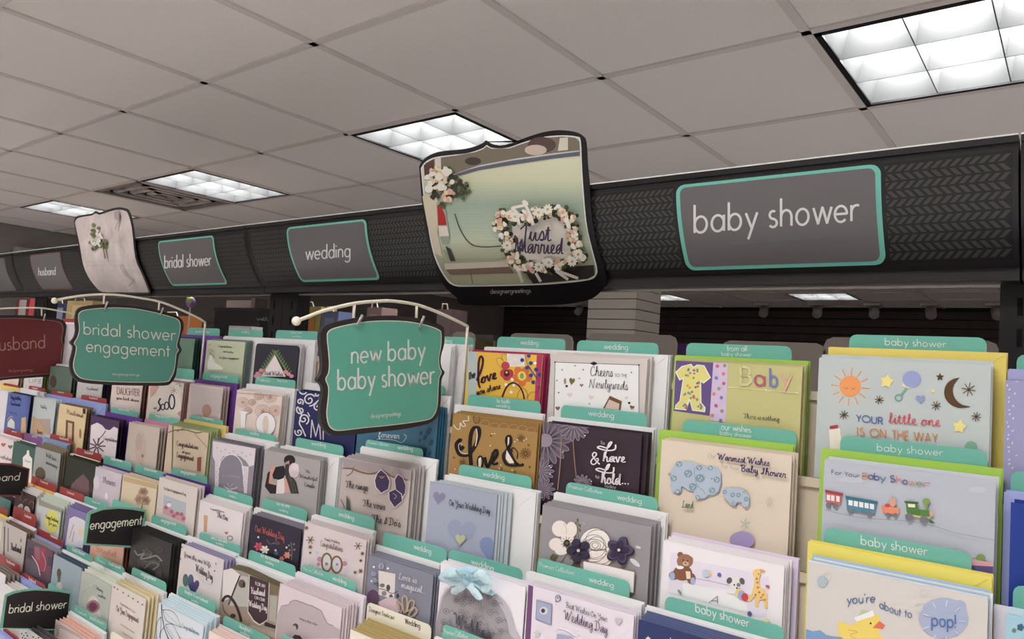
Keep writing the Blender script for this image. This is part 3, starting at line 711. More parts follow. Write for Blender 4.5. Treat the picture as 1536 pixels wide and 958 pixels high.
# ================================================================== wedding rack, top row
INK = (45, 38, 48); GOLD = (150, 112, 48)
def a_sun(A):
    O1 = (222, 150, 80); BR = (84, 58, 30)
    A.part('sun'); A.burst(O1, 328, 435, 125, 12, 8, 76, .1); A.E((226, 146, 76), 328, 432, 70)
    A.S((150, 85, 45), 3, [(290, 440), (302, 448), (315, 440)]); A.S((150, 85, 45), 3, [(335, 443), (347, 451), (360, 443)])
    A.part('rattle'); A.P((112, 160, 145), [(690, 440), (705, 448), (665, 500), (650, 492)]); A.ring((112, 160, 145), 645, 507, 22, 20, 11); A.P((222, 205, 160), [(672, 412), (722, 432), (714, 448), (664, 428)]); A.E((142, 152, 198), 730, 385, 61, 55)
    A.part('moon'); A.P(BR, [(1045, 375), (1000, 385), (960, 415), (943, 460), (950, 510), (985, 550), (1040, 573), (1115, 565), (1060, 552), (1020, 520), (1000, 475), (1003, 430), (1022, 398)], smooth=True)
    A.part('star*'); A.star(BR, 915, 371, 28)
    for x, y, r in ((1102, 453, 46), (518, 521, 30), (288, 619, 30), (890, 559, 32), (1152, 630, 32)): A.burst(BR, x, y, r, 8, 5, 0, .2)
    A.part('printed_motif')
    for x, y, r in ((568, 400, 48), (1043, 695, 48), (870, 462, 16)): A.star((222, 208, 122), x, y, r, 5, .6, -80)
    A.heart((136, 145, 190), 788, 515, 33)
    A.P((226, 214, 196), [(190, 715), (262, 705), (275, 800), (275, 958), (205, 958)]); A.P((175, 50, 55), [(195, 692), (248, 682), (250, 702), (198, 710)]); A.E((120, 165, 145), 1118, 830, 42, 42)
    A.T((70, 92, 160), 'YOUR', 370, 660, 540, 680, 27, wd=.24); A.T((200, 66, 82), 'little one', 580, 670, 920, 692, 36, 'script', .17)
    A.T((196, 128, 66), 'IS ON THE WAY.', 378, 752, 912, 795, 32, wd=.22)
stack(1, 'sun and moon', 'pale blue baby card with orange sun, rattle and brown crescent moon', ('Z21', 125, 252, 1250, 285), (178, 188, 186), ('Z21', 195, 172, 1358, 215), (238, 202, 88), ('Z21', 322, 88, 1220, 118), nc=4, ne=2, art=a_sun,
      text=[('baby shower', 557, 162, 950, 178, 27)], ename='yellow', cname='pale blue', edge=(196, 206, 204))
def a_baby(A):
    A.P((96, 76, 128), [(192, 280), (508, 296), (476, 752), (172, 708)]); A.P((196, 178, 206), [(508, 296), (632, 304), (612, 806), (476, 788)])
    A.part('romper'); Y = (208, 202, 112)
    A.P((232, 230, 210), [(322, 312), (340, 338), (370, 318), (432, 325), (488, 430), (425, 480), (405, 465), (408, 640), (442, 680), (438, 722), (330, 708), (308, 625), (280, 705), (180, 696), (188, 660), (222, 625), (250, 440), (222, 455), (186, 382), (240, 332)])
    A.P(Y, [(318, 320), (340, 346), (372, 326), (428, 332), (478, 430), (424, 468), (398, 450), (400, 640), (432, 682), (428, 712), (335, 700), (312, 610), (300, 610), (274, 696), (188, 688), (196, 662), (230, 625), (258, 425), (226, 442), (194, 384), (244, 338)])
    rn = random.Random(3)
    for c in ((214, 120, 60), (120, 90, 160), (110, 150, 80), (200, 90, 110), (90, 130, 180)):
        A.dots(c, [(rn.uniform(260, 390), rn.uniform(350, 620)) for _ in range(6)]+[(rn.uniform(215, 300), rn.uniform(655, 690)), (rn.uniform(360, 420), rn.uniform(650, 690))], 10)
    A.part('printed_motif')
    for i, (x, y) in enumerate([(543, 332), (605, 328), (594, 397), (533, 432), (597, 478), (556, 522), (514, 567), (577, 598), (531, 665), (582, 710), (500, 746), (572, 790)]):
        A.E([(190, 80, 120), (130, 150, 100), (205, 120, 100), (100, 120, 180)][i % 4], x, y, 14)
    A.S((214, 206, 150), 5, [(632, 508), (800, 522), (1000, 540), (1240, 562)]); A.dots((240, 236, 215), [(955, 534), (1115, 551), (1215, 556)], 7)
    A.T((196, 194, 140), 'B', 742, 488, 820, 490, 92, wd=.22, part='raised_letters'); A.T((168, 84, 110), 'a', 860, 492, 945, 500, 82, wd=.22, part='raised_letters')
    A.T((104, 116, 172), 'b', 990, 505, 1050, 508, 88, wd=.2, part='raised_letters'); A.T((206, 160, 140), 'y', 1085, 490, 1160, 500, 98, wd=.2, part='raised_letters')
    A.T(INK, 'There is nothing', 768, 772, 1070, 800, 24, 'script', .13)
stack(1, 'yellow romper', 'olive green Baby card with a yellow romper on a purple panel', ('Z18', 190, 278, 1262, 345), (184, 180, 118), ('Z18', 200, 248, 1328, 278), (158, 200, 66), ('Z18', 278, 138, 1170, 160), nc=3, ne=3, art=a_baby,
      text=[('from all', 622, 205, 790, 205, 26), ('baby shower', 580, 245, 828, 252, 20)], ename='lime green', cname='olive green')
def a_cheers(A):
    A.P((228, 228, 218), [(272, 340), (1075, 367), (1075, 900), (262, 900)]); A.S((60, 55, 60), 5, [(275, 338), (1077, 366)], False); A.S((60, 55, 60), 5, [(273, 338), (262, 900)], False); A.S((60, 55, 60), 5, [(1077, 366), (1077, 900)], False)
    A.P((36, 30, 48), [(605, 350), (645, 332), (685, 352), (645, 371)]); A.dots((36, 30, 48), [(275, 338), (1077, 366)], 8)
    A.part('heart*'); OL = (110, 100, 52)
    A.heart(OL, 435, 520, 42, 10, .7); A.heart((150, 110, 80), 528, 560, 19); A.heart((214, 196, 188), 415, 652, 26); A.heart((214, 196, 188), 620, 675, 24, 20); A.heart((214, 196, 188), 958, 680, 18); A.heart(OL, 300, 780, 24); A.heart((120, 80, 50), 1012, 770, 24, 12); A.E((150, 135, 125), 370, 520, 12, 28)
    A.part('printed_motif'); A.dots((120, 140, 150), [(292, 514), (508, 494), (465, 372), (342, 411), (605, 736)], 8); A.dots((40, 36, 44), [(386, 568), (985, 729)], 12); A.dots((90, 70, 50), [(545, 411), (1007, 437), (310, 630)], 7)
    A.P((110, 72, 40), [(735, 780), (800, 660), (915, 712), (902, 796)]); A.P((205, 180, 170), [(752, 780), (795, 695), (892, 738), (885, 795)])
    A.T(INK, 'Cheers', 612, 465, 830, 478, 50, 'script', .1); A.T(INK, 'TO THE', 848, 478, 965, 482, 18, wd=.15); A.T(INK, 'Newlyweds', 600, 580, 975, 605, 48, 'script', .09)
stack(1, 'Cheers to the Newlyweds', 'white Cheers to the Newlyweds card with thin dark frame and hearts', ('Z14', 235, 275, 1160, 300), (196, 188, 182), ('Z14', 380, 230, 1392, 265), WHITE, ('Z14', 482, 128, 1264, 154), nc=4, ne=4, art=a_cheers,
      text=[('wedding', 742, 212, 970, 222, 32)], edge=(205, 198, 190), cname='grey white')
def a_love(A):
    A.P((168, 180, 178), [(400, 302), (485, 306), (478, 720), (395, 715)]); A.P((222, 172, 36), [(485, 306), (1058, 332), (1035, 770), (478, 720)]); A.P((172, 40, 92), [(1058, 332), (1112, 336), (1092, 775), (1035, 770)])
    A.P((222, 214, 206), [(770, 322), (940, 328), (940, 440), (800, 445), (765, 400)])
    for i in range(5): A.ring((190, 180, 172), 850, 378, 18+i*14, 14+i*10, 3)
    A.part('flowers'); LF = (120, 140, 90)
    A.S(LF, 4, [(740, 480), (690, 430), (670, 380), (700, 360), (740, 400), (750, 470)]); A.S(LF, 4, [(740, 400), (720, 340), (760, 325), (770, 390)])
    A.petals((206, 104, 36), 915, 535, 100, 5, .4, .3); A.burst((232, 214, 60), 915, 535, 48, 18, 5, 20); A.E((226, 206, 50), 915, 535, 36, 42); A.E((130, 150, 90), 915, 535, 20, 28)
    A.E((186, 52, 66), 758, 435, 40, 38); A.E((186, 52, 66), 740, 510, 34, 40); A.E((178, 44, 60), 800, 510, 36, 40); A.E((182, 48, 62), 770, 545, 38, 34); A.E((70, 16, 36), 770, 508, 26, 34); A.E((205, 170, 90), 770, 500, 11)
    A.part('berries'); B = (36, 62, 130)
    A.S(B, 5, [(945, 330), (975, 430), (1020, 510), (1100, 600)]); A.S(B, 5, [(975, 430), (1080, 580), (1105, 610)])
    A.dots(B, [(920, 383), (982, 340), (1002, 411), (965, 455), (1052, 473), (1003, 528), (1088, 524), (1025, 594), (1090, 646)], 19, 12)
    A.part('printed_motif'); A.dots((232, 226, 216), [(1044, 412), (765, 618), (815, 690), (825, 570), (840, 625)], 15, 10)
    A.S((40, 70, 120), 4, [(870, 740), (890, 680), (930, 650), (965, 690), (970, 750)]); A.S((40, 70, 120), 4, [(975, 730), (1010, 690), (1100, 690)])
    A.S((50, 20, 44), 14, [(728, 735), (770, 640), (830, 600), (890, 630), (925, 690), (940, 755)])
    A.T((42, 32, 40), 'The', 405, 575, 468, 545, 40, wd=.2, shear=.1)
    A.S((62, 18, 48), 13, [(485, 580), (530, 470), (545, 380), (525, 345), (505, 400), (500, 520), (505, 610), (518, 648)], cal=.5); A.T((62, 18, 48), 'ove', 525, 605, 678, 555, 55, 'script', .2, cal=.4); A.T((50, 30, 44), 'you share', 484, 715, 716, 655, 32, 'script', .2)
stack(1, 'love you share', 'bright yellow love you share card with orange and red flowers', ('Z10', 400, 300, 1112, 334), (214, 180, 70), ('Z10', 570, 250, 1345, 292), WHITE, ('Z10', 676, 154, 1330, 182), nc=3, ne=2, art=a_love, edge=(176, 40, 90), cname='magenta edged',
      text=[('wedding', 902, 232, 1070, 240, 26)])
stack(1, 'plain white envelope', 'plain white card beside the wire arm post of the new baby sign', ('F', 585, 515, 677, 521), WHITE, ('F', 600, 511, 709, 518), WHITE, ('Z10', -30, 150, 452, 164), nc=4, ne=4,
      text=[('wedding', 75, 214, 242, 220, 26)])
stack(1, 'beige', 'beige card mostly covered by the new baby sign', ('F', 484, 512, 560, 517), (186, 174, 160), ('F', 500, 507, 585, 512), WHITE, None, nc=2, ne=2)
def a_tri(A):
    A.part('foliage')
    for i in range(9):
        t = i/8
        for s_, x0, x1 in ((-1, 975, 850), (1, 985, 1110)):
            x, y = x0+(x1-x0)*t, 355+200*t; A.E((86, 112, 74), x+s_*14, y+12, 8, 26, 30*s_); A.E((108, 128, 84), x-s_*6, y+18, 7, 22, -25*s_)
    A.part('printed_motif'); A.P((212, 204, 206), [(980, 395), (1085, 605), (845, 605)]); A.S((170, 140, 80), 5, [(845, 605), (980, 395), (1085, 605)], False)
    for x, y in ((815, 575), (850, 545), (800, 600), (1110, 580), (1140, 600), (1085, 560), (835, 590)): A.E((200, 130, 140), x, y, 22, 18)
    A.T(INK, 'Best Wishes', 880, 585, 1060, 600, 22, 'script', .14)
stack(1, 'navy best wishes', 'dark navy card with a white triangle, leaves and pink flowers', ('Z4', 795, 285, 1205, 310), (46, 42, 56), ('Z4', 700, 236, 1385, 242), WHITE, ('Z4', 982, 160, 1390, 170), nc=3, ne=3, art=a_tri, top=rounded_top(.006), edge=(205, 200, 205),
      text=[('from both', 1130, 192, 1232, 194, 12), ('wedding', 1140, 226, 1222, 228, 10)], cname='white edged')
def a_dress(A):
    A.part('gown'); A.P((226, 220, 214), [(352, 395), (365, 400), (400, 470), (480, 525), (470, 540), (330, 535), (330, 470)]); A.dots((190, 160, 140), [(352, 300)], 12)
    A.S((120, 130, 100), 4, [(345, 340), (380, 360), (350, 380), (385, 400), (390, 430)]); A.part('printed_motif')
    A.T((78, 84, 70), 'Congratulations', 432, 322, 560, 330, 12, 'script', .16); A.T((78, 84, 70), 'and wishes', 480, 372, 580, 382, 12, 'script', .16); A.T((78, 84, 70), 'On Your Engagement', 440, 432, 632, 442, 13, 'script', .16)
stack(1, 'white gown', 'sage green Congratulations card with a white gown at the left', ('Z4', 325, 255, 690, 272), (178, 184, 156), ('Z4', 490, 210, 880, 238), WHITE, ('Z4', 530, 150, 856, 160), nc=4, ne=2, art=a_dress, edge=(120, 138, 132), cname='grey green',
      text=[('wedding', 650, 188, 725, 190, 14)])
# ------------------------------------------------------------------ wedding rack, second row
def a_train(A):
    A.E((180, 186, 194), 1160, 410, 60, 20); A.E((178, 184, 192), 340, 348, 90, 22)
    A.T((82, 72, 110), 'For Your', 208, 308, 385, 332, 17, wd=.2)
    for ch, x, y, c in (('B', 408, 342, (196, 140, 90)), ('a', 448, 340, (90, 90, 130)), ('b', 487, 346, (80, 80, 130)), ('y', 524, 350, (96, 120, 150)), ('S', 590, 358, (90, 80, 120)), ('h', 632, 364, (190, 120, 130)), ('o', 672, 372, (96, 80, 120)), ('w', 714, 378, (200, 140, 130)), ('e', 765, 384, (120, 150, 110)), ('r', 808, 388, (180, 130, 120))): A.T(c, ch, x, y, x+(32 if ch != 'w' else 40), y+2, 26, wd=.26)
    A.part('train'); D = (110, 110, 116)
    A.P((186, 92, 90), [(170, 425), (275, 445), (268, 508), (172, 490)]); A.P((150, 60, 64), [(166, 408), (285, 432), (282, 450), (168, 428)])
    for x in (178, 206, 240): A.P((220, 215, 215), [(x, 440+(x-178)*.15), (x+22, 444+(x-178)*.15), (x+22, 480+(x-178)*.15), (x, 476+(x-178)*.15)])
    A.dots(D, [(190, 508), (236, 514)], 18, 12)
    A.P((74, 128, 150), [(305, 470), (500, 500), (492, 568), (310, 545)]); A.P((50, 105, 130), [(300, 448), (512, 485), (508, 505), (302, 470)])
    for i in range(5): x = 320+i*35; A.P((220, 220, 220), [(x, 475+i*6), (x+27, 480+i*6), (x+27, 514+i*6), (x, 509+i*6)])
    A.dots(D, [(332, 546), (458, 572)], 17, 12)
    A.P((216, 130, 90), [(532, 508), (655, 530), (645, 572), (545, 560)]); A.E((190, 60, 80), 575, 512, 18, 12); A.E((205, 150, 120), 610, 490, 20, 30); A.dots(D, [(576, 572), (627, 574)], 14, 12)
    A.P((74, 120, 50), [(695, 490), (770, 495), (775, 535), (850, 545), (838, 585), (700, 560)]); A.P((54, 100, 40), [(686, 482), (775, 488), (775, 502), (688, 496)]); A.P((222, 218, 200), [(708, 500), (755, 503), (755, 525), (710, 522)]); A.E((120, 150, 80), 828, 485, 26, 22); A.P((120, 150, 80), [(818, 500), (838, 500), (834, 540), (820, 540)])
    A.S((206, 190, 70), 10, [(690, 560), (760, 580), (850, 590)]); A.dots(D, [(716, 585), (812, 603)], 27, 14); A.E((205, 160, 120), 862, 565, 12, 20); A.P((54, 100, 40), [(848, 595), (888, 628), (850, 625)])
    A.part('printed_motif'); A.S((140, 140, 150), 4, [(165, 540), (400, 590), (700, 612), (860, 640), (1000, 685), (1150, 715), (1300, 740)])
    A.E((110, 140, 70), 1182, 855, 32, 28); A.P((206, 150, 160), [(1120, 860), (1300, 890), (1300, 915), (1118, 900)]); A.P((90, 76, 130), [(1118, 900), (1300, 915), (1290, 958), (1118, 958)])
stack(2, 'toy train', 'grey blue For Your Baby Shower card with a toy train', ('Z22', 160, 215, 1280, 352), (172, 178, 188), ('Z22', 150, 145, 1328, 266), (158, 200, 66), ('Z22', 262, 60, 1224, 150), nc=2, ne=2, art=a_train, text=[('baby shower', 505, 155, 928, 190, 28)], ename='lime green', cname='grey blue', edge=(200, 206, 212))
def a_ele(A):
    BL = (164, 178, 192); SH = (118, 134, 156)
    A.part('foam_elephant')
    big = [(215, 420), (245, 365), (320, 342), (400, 352), (430, 385), (470, 375), (520, 395), (565, 385), (605, 400), (632, 450), (632, 530), (610, 600), (570, 630), (525, 628), (498, 655), (440, 660), (410, 640), (405, 595), (355, 590), (325, 565), (297, 552), (295, 600), (270, 618), (225, 605), (205, 560), (210, 500), (195, 460)]
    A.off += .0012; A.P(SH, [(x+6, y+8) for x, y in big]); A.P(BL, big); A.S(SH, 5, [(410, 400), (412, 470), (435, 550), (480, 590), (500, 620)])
    for x, y, r in ((280, 370, 28), (357, 450, 36), (235, 490, 28), (397, 560, 34), (450, 400, 26), (458, 488, 38), (545, 402, 22), (600, 500, 26), (560, 590, 26), (268, 600, 22), (440, 650, 20)):
        A.E((120, 146, 160), x, y, r, r*.9); A.dots((205, 216, 220), [(x-r*.3, y-r*.3), (x+r*.3, y), (x, y+r*.4)], 5)
    A.dots((50, 50, 60), [(558, 492)], 5); A.burst((150, 140, 130), 200, 455, 16, 6, 4)
    sm = [(650, 590), (670, 562), (700, 575), (745, 570), (800, 572), (850, 600), (875, 650), (868, 720), (840, 732), (815, 715), (812, 690), (770, 688), (755, 715), (725, 715), (690, 680), (655, 640)]
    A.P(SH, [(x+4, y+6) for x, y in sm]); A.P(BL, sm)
    for x, y, r in ((668, 605, 18), (735, 630, 20), (785, 630, 20), (850, 665, 20), (835, 602, 14), (740, 695, 14)): A.E((120, 146, 160), x, y, r); A.dots((205, 216, 220), [(x-4, y-4), (x+5, y+3)], 4)
    A.part('printed_motif'); A.S((190, 178, 165), 3, [(575, 630), (650, 645)]); A.S((190, 178, 165), 3, [(885, 688), (1000, 702)]); A.burst((160, 165, 140), 1050, 685, 45, 9, 3, 8); A.burst((150, 165, 160), 840, 870, 45, 5, 7, 5, 3.6); A.E((150, 135, 178), 815, 1010, 105, 75)
    A.T((150, 140, 110), 'Our', 530, 315, 592, 320, 22, wd=.14); A.T((56, 42, 90), 'Warmest Wishes', 610, 330, 1048, 385, 30, 'script', .2, cal=.3); A.T((150, 140, 110), 'For Your', 645, 402, 790, 420, 20, wd=.14); A.T((56, 42, 90), 'Baby Shower', 805, 428, 1190, 485, 32, 'script', .2, cal=.3)
    A.T((84, 110, 70), 'Land', 312, 735, 408, 742, 34, 'script', .16)
stack(2, 'blue foam elephants', 'cream card with two raised blue elephants and Warmest Wishes lettering', ('Z19', 130, 150, 1228, 316), (206, 192, 172), ('Z19', 120, 68, 1256, 216), (158, 200, 66), ('Z19', 303, -2, 1268, 86), nc=2, ne=2, art=a_ele, text=[('our wishes', 632, 78, 880, 104, 30), ('baby shower', 622, 122, 886, 152, 22)], ename='lime green', cname='cream')
def daisy(A, cx, cy, r, c1, c2, k=12, rot=0.):
    A.petals((96, 84, 98), cx, cy, r, k, .17, rot)
    for i in range(k):
        a = 2*PI*i/k+rot; A.S(c1, 3, [(cx+math.cos(a-.16)*r*.3, cy+math.sin(a-.16)*r*.3), (cx+math.cos(a-.13)*r*.8, cy+math.sin(a-.13)*r*.8), (cx+math.cos(a)*r, cy+math.sin(a)*r), (cx+math.cos(a+.13)*r*.8, cy+math.sin(a+.13)*r*.8), (cx+math.cos(a+.16)*r*.3, cy+math.sin(a+.16)*r*.3)])
    A.E(c2, cx, cy, r*.28)
def a_have(A):
    L1 = (178, 164, 176)
    A.part('lace_flowers'); daisy(A, 185, 385, 240, L1, (140, 126, 140), 16); daisy(A, 455, 235, 160, L1, (130, 116, 130), 16, .1); daisy(A, 140, 680, 130, L1, (120, 106, 120), 14); daisy(A, 170, 850, 110, L1, (120, 106, 120), 12); daisy(A, 545, 800, 90, L1, (110, 96, 110), 12)
    A.part('printed_motif'); A.S((150, 116, 100), 9, [(345, 360), (335, 600), (310, 860)]); A.S((140, 106, 92), 9, [(458, 390), (470, 560), (490, 750)]); A.dots((214, 206, 210), [(573, 338), (362, 495), (232, 628), (632, 775), (246, 642), (238, 705), (162, 930)], 7)
    C = (218, 206, 210)
    A.T(C, 'To', 722, 420, 760, 425, 18, wd=.14); A.S(C, 12, [(865, 425), (858, 470), (780, 480), (695, 455), (720, 440), (790, 455), (830, 402), (800, 420), (755, 560), (745, 580)], cal=.3)
    A.T(C, 'have', 745, 585, 962, 592, 48, 'script', .2, cal=.4); A.T(C, '&', 622, 610, 722, 620, 68, 'script', .14, cal=.3); A.T(C, 'to', 676, 745, 710, 748, 20, wd=.14)
    A.S(C, 12, [(850, 640), (840, 690), (760, 690), (682, 665), (710, 650), (780, 665), (810, 612), (780, 640), (735, 790)], cal=.3); A.T(C, 'hold', 730, 790, 920, 808, 56, 'script', .18, cal=.4); A.dots(C, [(935, 795), (960, 797), (988, 799)], 7); A.T(C, 'Today', 762, 832, 868, 845, 20, wd=.12)
stack(2, 'To have and to hold', 'dark plum To have and to hold card with lace daisies', ('Z15', 155, 235, 1108, 292), (52, 38, 48), ('Z15', 230, 150, 1242, 272), WHITE, ('Z15', 328, 44, 1154, 126), nc=2, ne=3, art=a_have, text=[('wedding', 594, 145, 835, 172, 32)], cname='dark plum', lift=(.008, 0))
def a_loveamp(A):
    BK = (26, 20, 20); WH = (216, 208, 196); DB = (112, 80, 36)
    A.part('printed_motif'); A.P((138, 100, 48), [(430, 150), (1062, 215), (1062, 310), (1000, 300), (930, 290), (850, 275), (760, 265), (650, 260), (560, 240), (470, 215)])
    for x, y in ((560, 220), (650, 245), (740, 250), (830, 260), (920, 270), (1000, 290)): A.ring((170, 134, 80), x, y, 42, 28, 5)
    A.ring((92, 70, 40), 480, 180, 30, 42, 8)
    A.S(WH, 9, [(262, 235), (285, 270), (320, 275), (325, 215), (345, 250), (375, 240), (350, 200), (400, 195), (402, 150)])
    A.burst(DB, 950, 510, 55, 12, 9, 8); A.burst(DB, 905, 362, 40, 10, 8, 4); A.burst(DB, 350, 590, 40, 9, 8, 4); A.dots(WH, [(630, 322), (655, 320), (872, 380), (958, 370), (848, 398), (935, 386), (612, 435), (714, 622), (822, 668), (275, 660), (700, 655)], 7); A.dots(DB, [(620, 340), (265, 550), (660, 520), (980, 430), (990, 640), (720, 655), (850, 685)], 12)
    A.part('love_lettering')
    A.S(BK, 22, [(355, 440), (330, 470), (305, 420), (330, 375), (300, 400), (288, 440), (320, 520), (400, 525), (470, 430), (505, 330), (500, 265), (455, 265), (425, 340), (418, 480), (430, 620)], cal=.7)
    A.S(WH, 7, [(470, 440), (488, 340), (478, 275)], cal=.3); A.S(WH, 6, [(345, 430), (325, 410), (308, 440), (330, 500), (400, 512)])
    A.ring(BK, 518, 588, 26, 52, 16); A.P(WH, [(500, 560), (525, 545), (525, 640), (500, 635)]); A.S(BK, 20, [(560, 545), (585, 640), (630, 545), (640, 500)], cal=.5); A.S(BK, 20, [(632, 590), (680, 520), (670, 475), (640, 520), (640, 610), (690, 600)], cal=.5)
    A.S(BK, 22, [(880, 600), (850, 625), (770, 610), (740, 530), (780, 470), (810, 400), (800, 345), (775, 360), (775, 420), (830, 560), (880, 620), (935, 615)], cal=.5); A.P(WH, [(770, 475), (845, 600), (800, 605), (762, 560)]); A.P(WH, [(782, 352), (798, 355), (795, 410), (780, 440)]); A.S(BK, 10, [(870, 560), (875, 500), (840, 455), (812, 470), (830, 490)])
stack(2, 'gold Love &', 'kraft gold Love & card with bold black script', ('Z11', 255, 130, 1072, 212), (160, 122, 62), ('Z11', 285, 38, 1130, 132), WHITE, ('Z10', 390, 712, 1092, 778), nc=3, ne=2, art=a_loveamp, rough=.35, text=[('to both', 675, 792, 795, 800, 24), ('wedding', 668, 830, 798, 840, 18)], cname='kraft gold')
def a_forever(A):
    C = (182, 196, 196); A.T(C, 'forever', 815, 95, 1020, 112, 30, 'script', .17, cal=.3); A.S(C, 5, [(800, 125), (830, 115), (960, 125), (1040, 150), (1085, 95), (1060, 70)])
    A.part('printed_motif'); D = (34, 72, 96)
    for x, y, r in ((1300, 40, 40), (1265, 100, 30), (1325, 150, 34), (1225, 60, 22), (1260, 230, 34), (1310, 250, 24), (1215, 130, 20)): A.E(D, x, y, r*.6, r, 25)
stack(2, 'teal forever', 'teal blue card lettered forever with navy scrolls', ('Z8', 640, -260, 1392, -150), (52, 100, 122), ('F', 560, 583, 677, 593), WHITE, ('F', 560, 570, 668, 578), nc=3, ne=2, art=a_forever, cname='teal blue', edge=(40, 98, 122))
def a_mr(A):
    C = (206, 202, 206); A.part('scrollwork')
    def spiral(cx, cy, r, turns, rot, k=26):
        A.S(C, 13, [(cx+r*(i/k)*math.cos(rot+turns*2*PI*i/k), cy+r*(i/k)*math.sin(rot+turns*2*PI*i/k)) for i in range(3, k+1)], False)
    spiral(1250, -30, 45, 1.6, 0); spiral(1305, 60, 60, 1.6, 2); spiral(1215, 80, 34, 1.5, 4); spiral(1220, 160, 42, 1.5, 1); spiral(1250, 245, 55, 1.7, 3); spiral(1205, 370, 40, 1.5, .5); spiral(1385, 10, 40, 1.4, 5); spiral(1385, 130, 40, 1.4, 2)
    A.S(C, 12, [(1200, 130), (1230, 200), (1210, 280), (1240, 340), (1270, 410)]); A.S(C, 12, [(1305, 120), (1340, 110), (1400, 60)]); A.S(C, 10, [(1290, 180), (1310, 220)])
    A.T((190, 186, 192), 'Mr', 1320, 425, 1470, 450, 108, wd=.1)
stack(2, 'navy Mr', 'navy blue Mr card with white scrollwork', ('Z5', 1185, -30, 1775, 50), (30, 36, 84), ('F', 460, 572, 556, 585), WHITE, None, nc=3, ne=2, art=a_mr, cname='navy blue')
def a_io(A):
    LN = (168, 116, 94); W1 = (228, 224, 220)
    A.part('rose*')
    for x, y, r in ((665, 850, 55), (820, 790, 45), (930, 800, 62), (860, 935, 70), (720, 930, 40), (985, 930, 60), (760, 850, 35)):
        for q in (1, .72, .45, .22): A.ring(LN, x+(1-q)*6, y, r*q, r*q*.85, 3, 16)
        if r > 50: A.E((176, 128, 104), x, y, r*.2)
    A.part('letters'); A.P(W1, [(630, 930), (735, 945), (700, 965), (695, 1100), (650, 1095), (652, 960)])
    A.E(W1, 892, 1060, 92, 110); A.E((206, 190, 180), 892, 1065, 30, 88)
    A.ring(LN, 892, 1060, 95, 113, 4); A.S(LN, 4, [(612, 760), (1040, 790)], False)
stack(2, 'rose line art', 'cream card with brown rose line art and large white letters', ('Z4', 610, 740, 1046, 776), (212, 196, 186), ('Z4', 725, 680, 1190, 712), WHITE, ('Z4', 785, 598, 1168, 642), nc=3, ne=3, art=a_io, text=[('Premier', 800, 645, 930, 660, 22, 'script'), ('from both', 1000, 652, 1095, 662, 13)], edge=(214, 205, 200), cname='cream')
def a_sheer(A):
    A.part('sheer_veil'); A.P((182, 170, 168), [(170, 690), (460, 725), (475, 780), (480, 958), (165, 958)]); A.part('printed_motif'); A.E((172, 132, 116), 320, 930, 45, 60)
stack(2, 'sheer taupe', 'sheer taupe pink card with a faint brown figure', ('Z4', 160, 670, 478, 712), (196, 176, 172), ('Z4', 220, 622, 626, 680), (104, 58, 140), ('Z4', 278, 553, 622, 600), nc=3, ne=2, art=a_sheer, edge=(190, 166, 164), ename='purple', cname='pink taupe', text=[('engagement', 360, 610, 515, 622, 18)])
# ------------------------------------------------------------------ wedding rack, third row
def a_duck(A):
    YL = (222, 196, 84)
    A.part('duck'); A.P(YL, [(265, 690), (300, 700), (350, 718), (400, 690), (470, 655), (520, 645), (550, 665), (535, 720), (545, 770), (555, 815), (290, 815), (262, 740)], smooth=True); A.P((214, 104, 66), [(498, 738), (545, 688), (584, 720), (570, 744)]); A.dots((40, 36, 36), [(485, 706)], 7)
    A.S((196, 168, 70), 5, [(330, 750), (395, 765), (345, 785), (380, 810)]); A.P((226, 226, 226), [(370, 668), (500, 615), (512, 655), (390, 692)]); A.P((176, 190, 150), [(400, 655), (425, 608), (480, 625)])
    A.part('wave'); A.P((112, 152, 192), [(42, 745), (90, 760), (140, 752), (180, 785), (230, 795), (290, 800), (300, 830), (40, 830)])
    A.part('bubble*'); BB = (156, 168, 194); A.E(BB, 985, 670, 172, 140); A.E(BB, 1095, 590, 45, 42); A.E((160, 176, 186), 155, 420, 36, 40); A.ring((190, 190, 186), 185, 388, 30, 30, 5); A.ring((190, 190, 186), 848, 497, 24, 22, 5); A.ring((196, 196, 194), 815, 600, 26, 28, 6)
    C = (72, 96, 140)
    A.T(C, "you're", 325, 572, 515, 560, 36, wd=.18); A.T(C, 'about', 548, 600, 690, 655, 32, wd=.18); A.T(C, 'to', 722, 660, 768, 668, 32, wd=.18); A.T((80, 108, 160), 'pop!', 905, 720, 1072, 735, 52, wd=.2)
    A.part('bubble*'); A.burst((205, 208, 214), 985, 690, 150, 9, 6, 105)
stack(3, 'yellow duck', 'pale grey card with a yellow duck and a blue pop! bubble', ('Z23', 58, 285, 1290, 542), (198, 194, 188), ('Z23', 68, 132, 1326, 372), (240, 208, 82), ('Z23', 163, 40, 1178, 232), nc=4, ne=3, art=a_duck, text=[('baby shower', 420, 165, 868, 240, 36)], ename='yellow', edge=[(230, 232, 232), (160, 188, 212)], cname='blue and white edged')
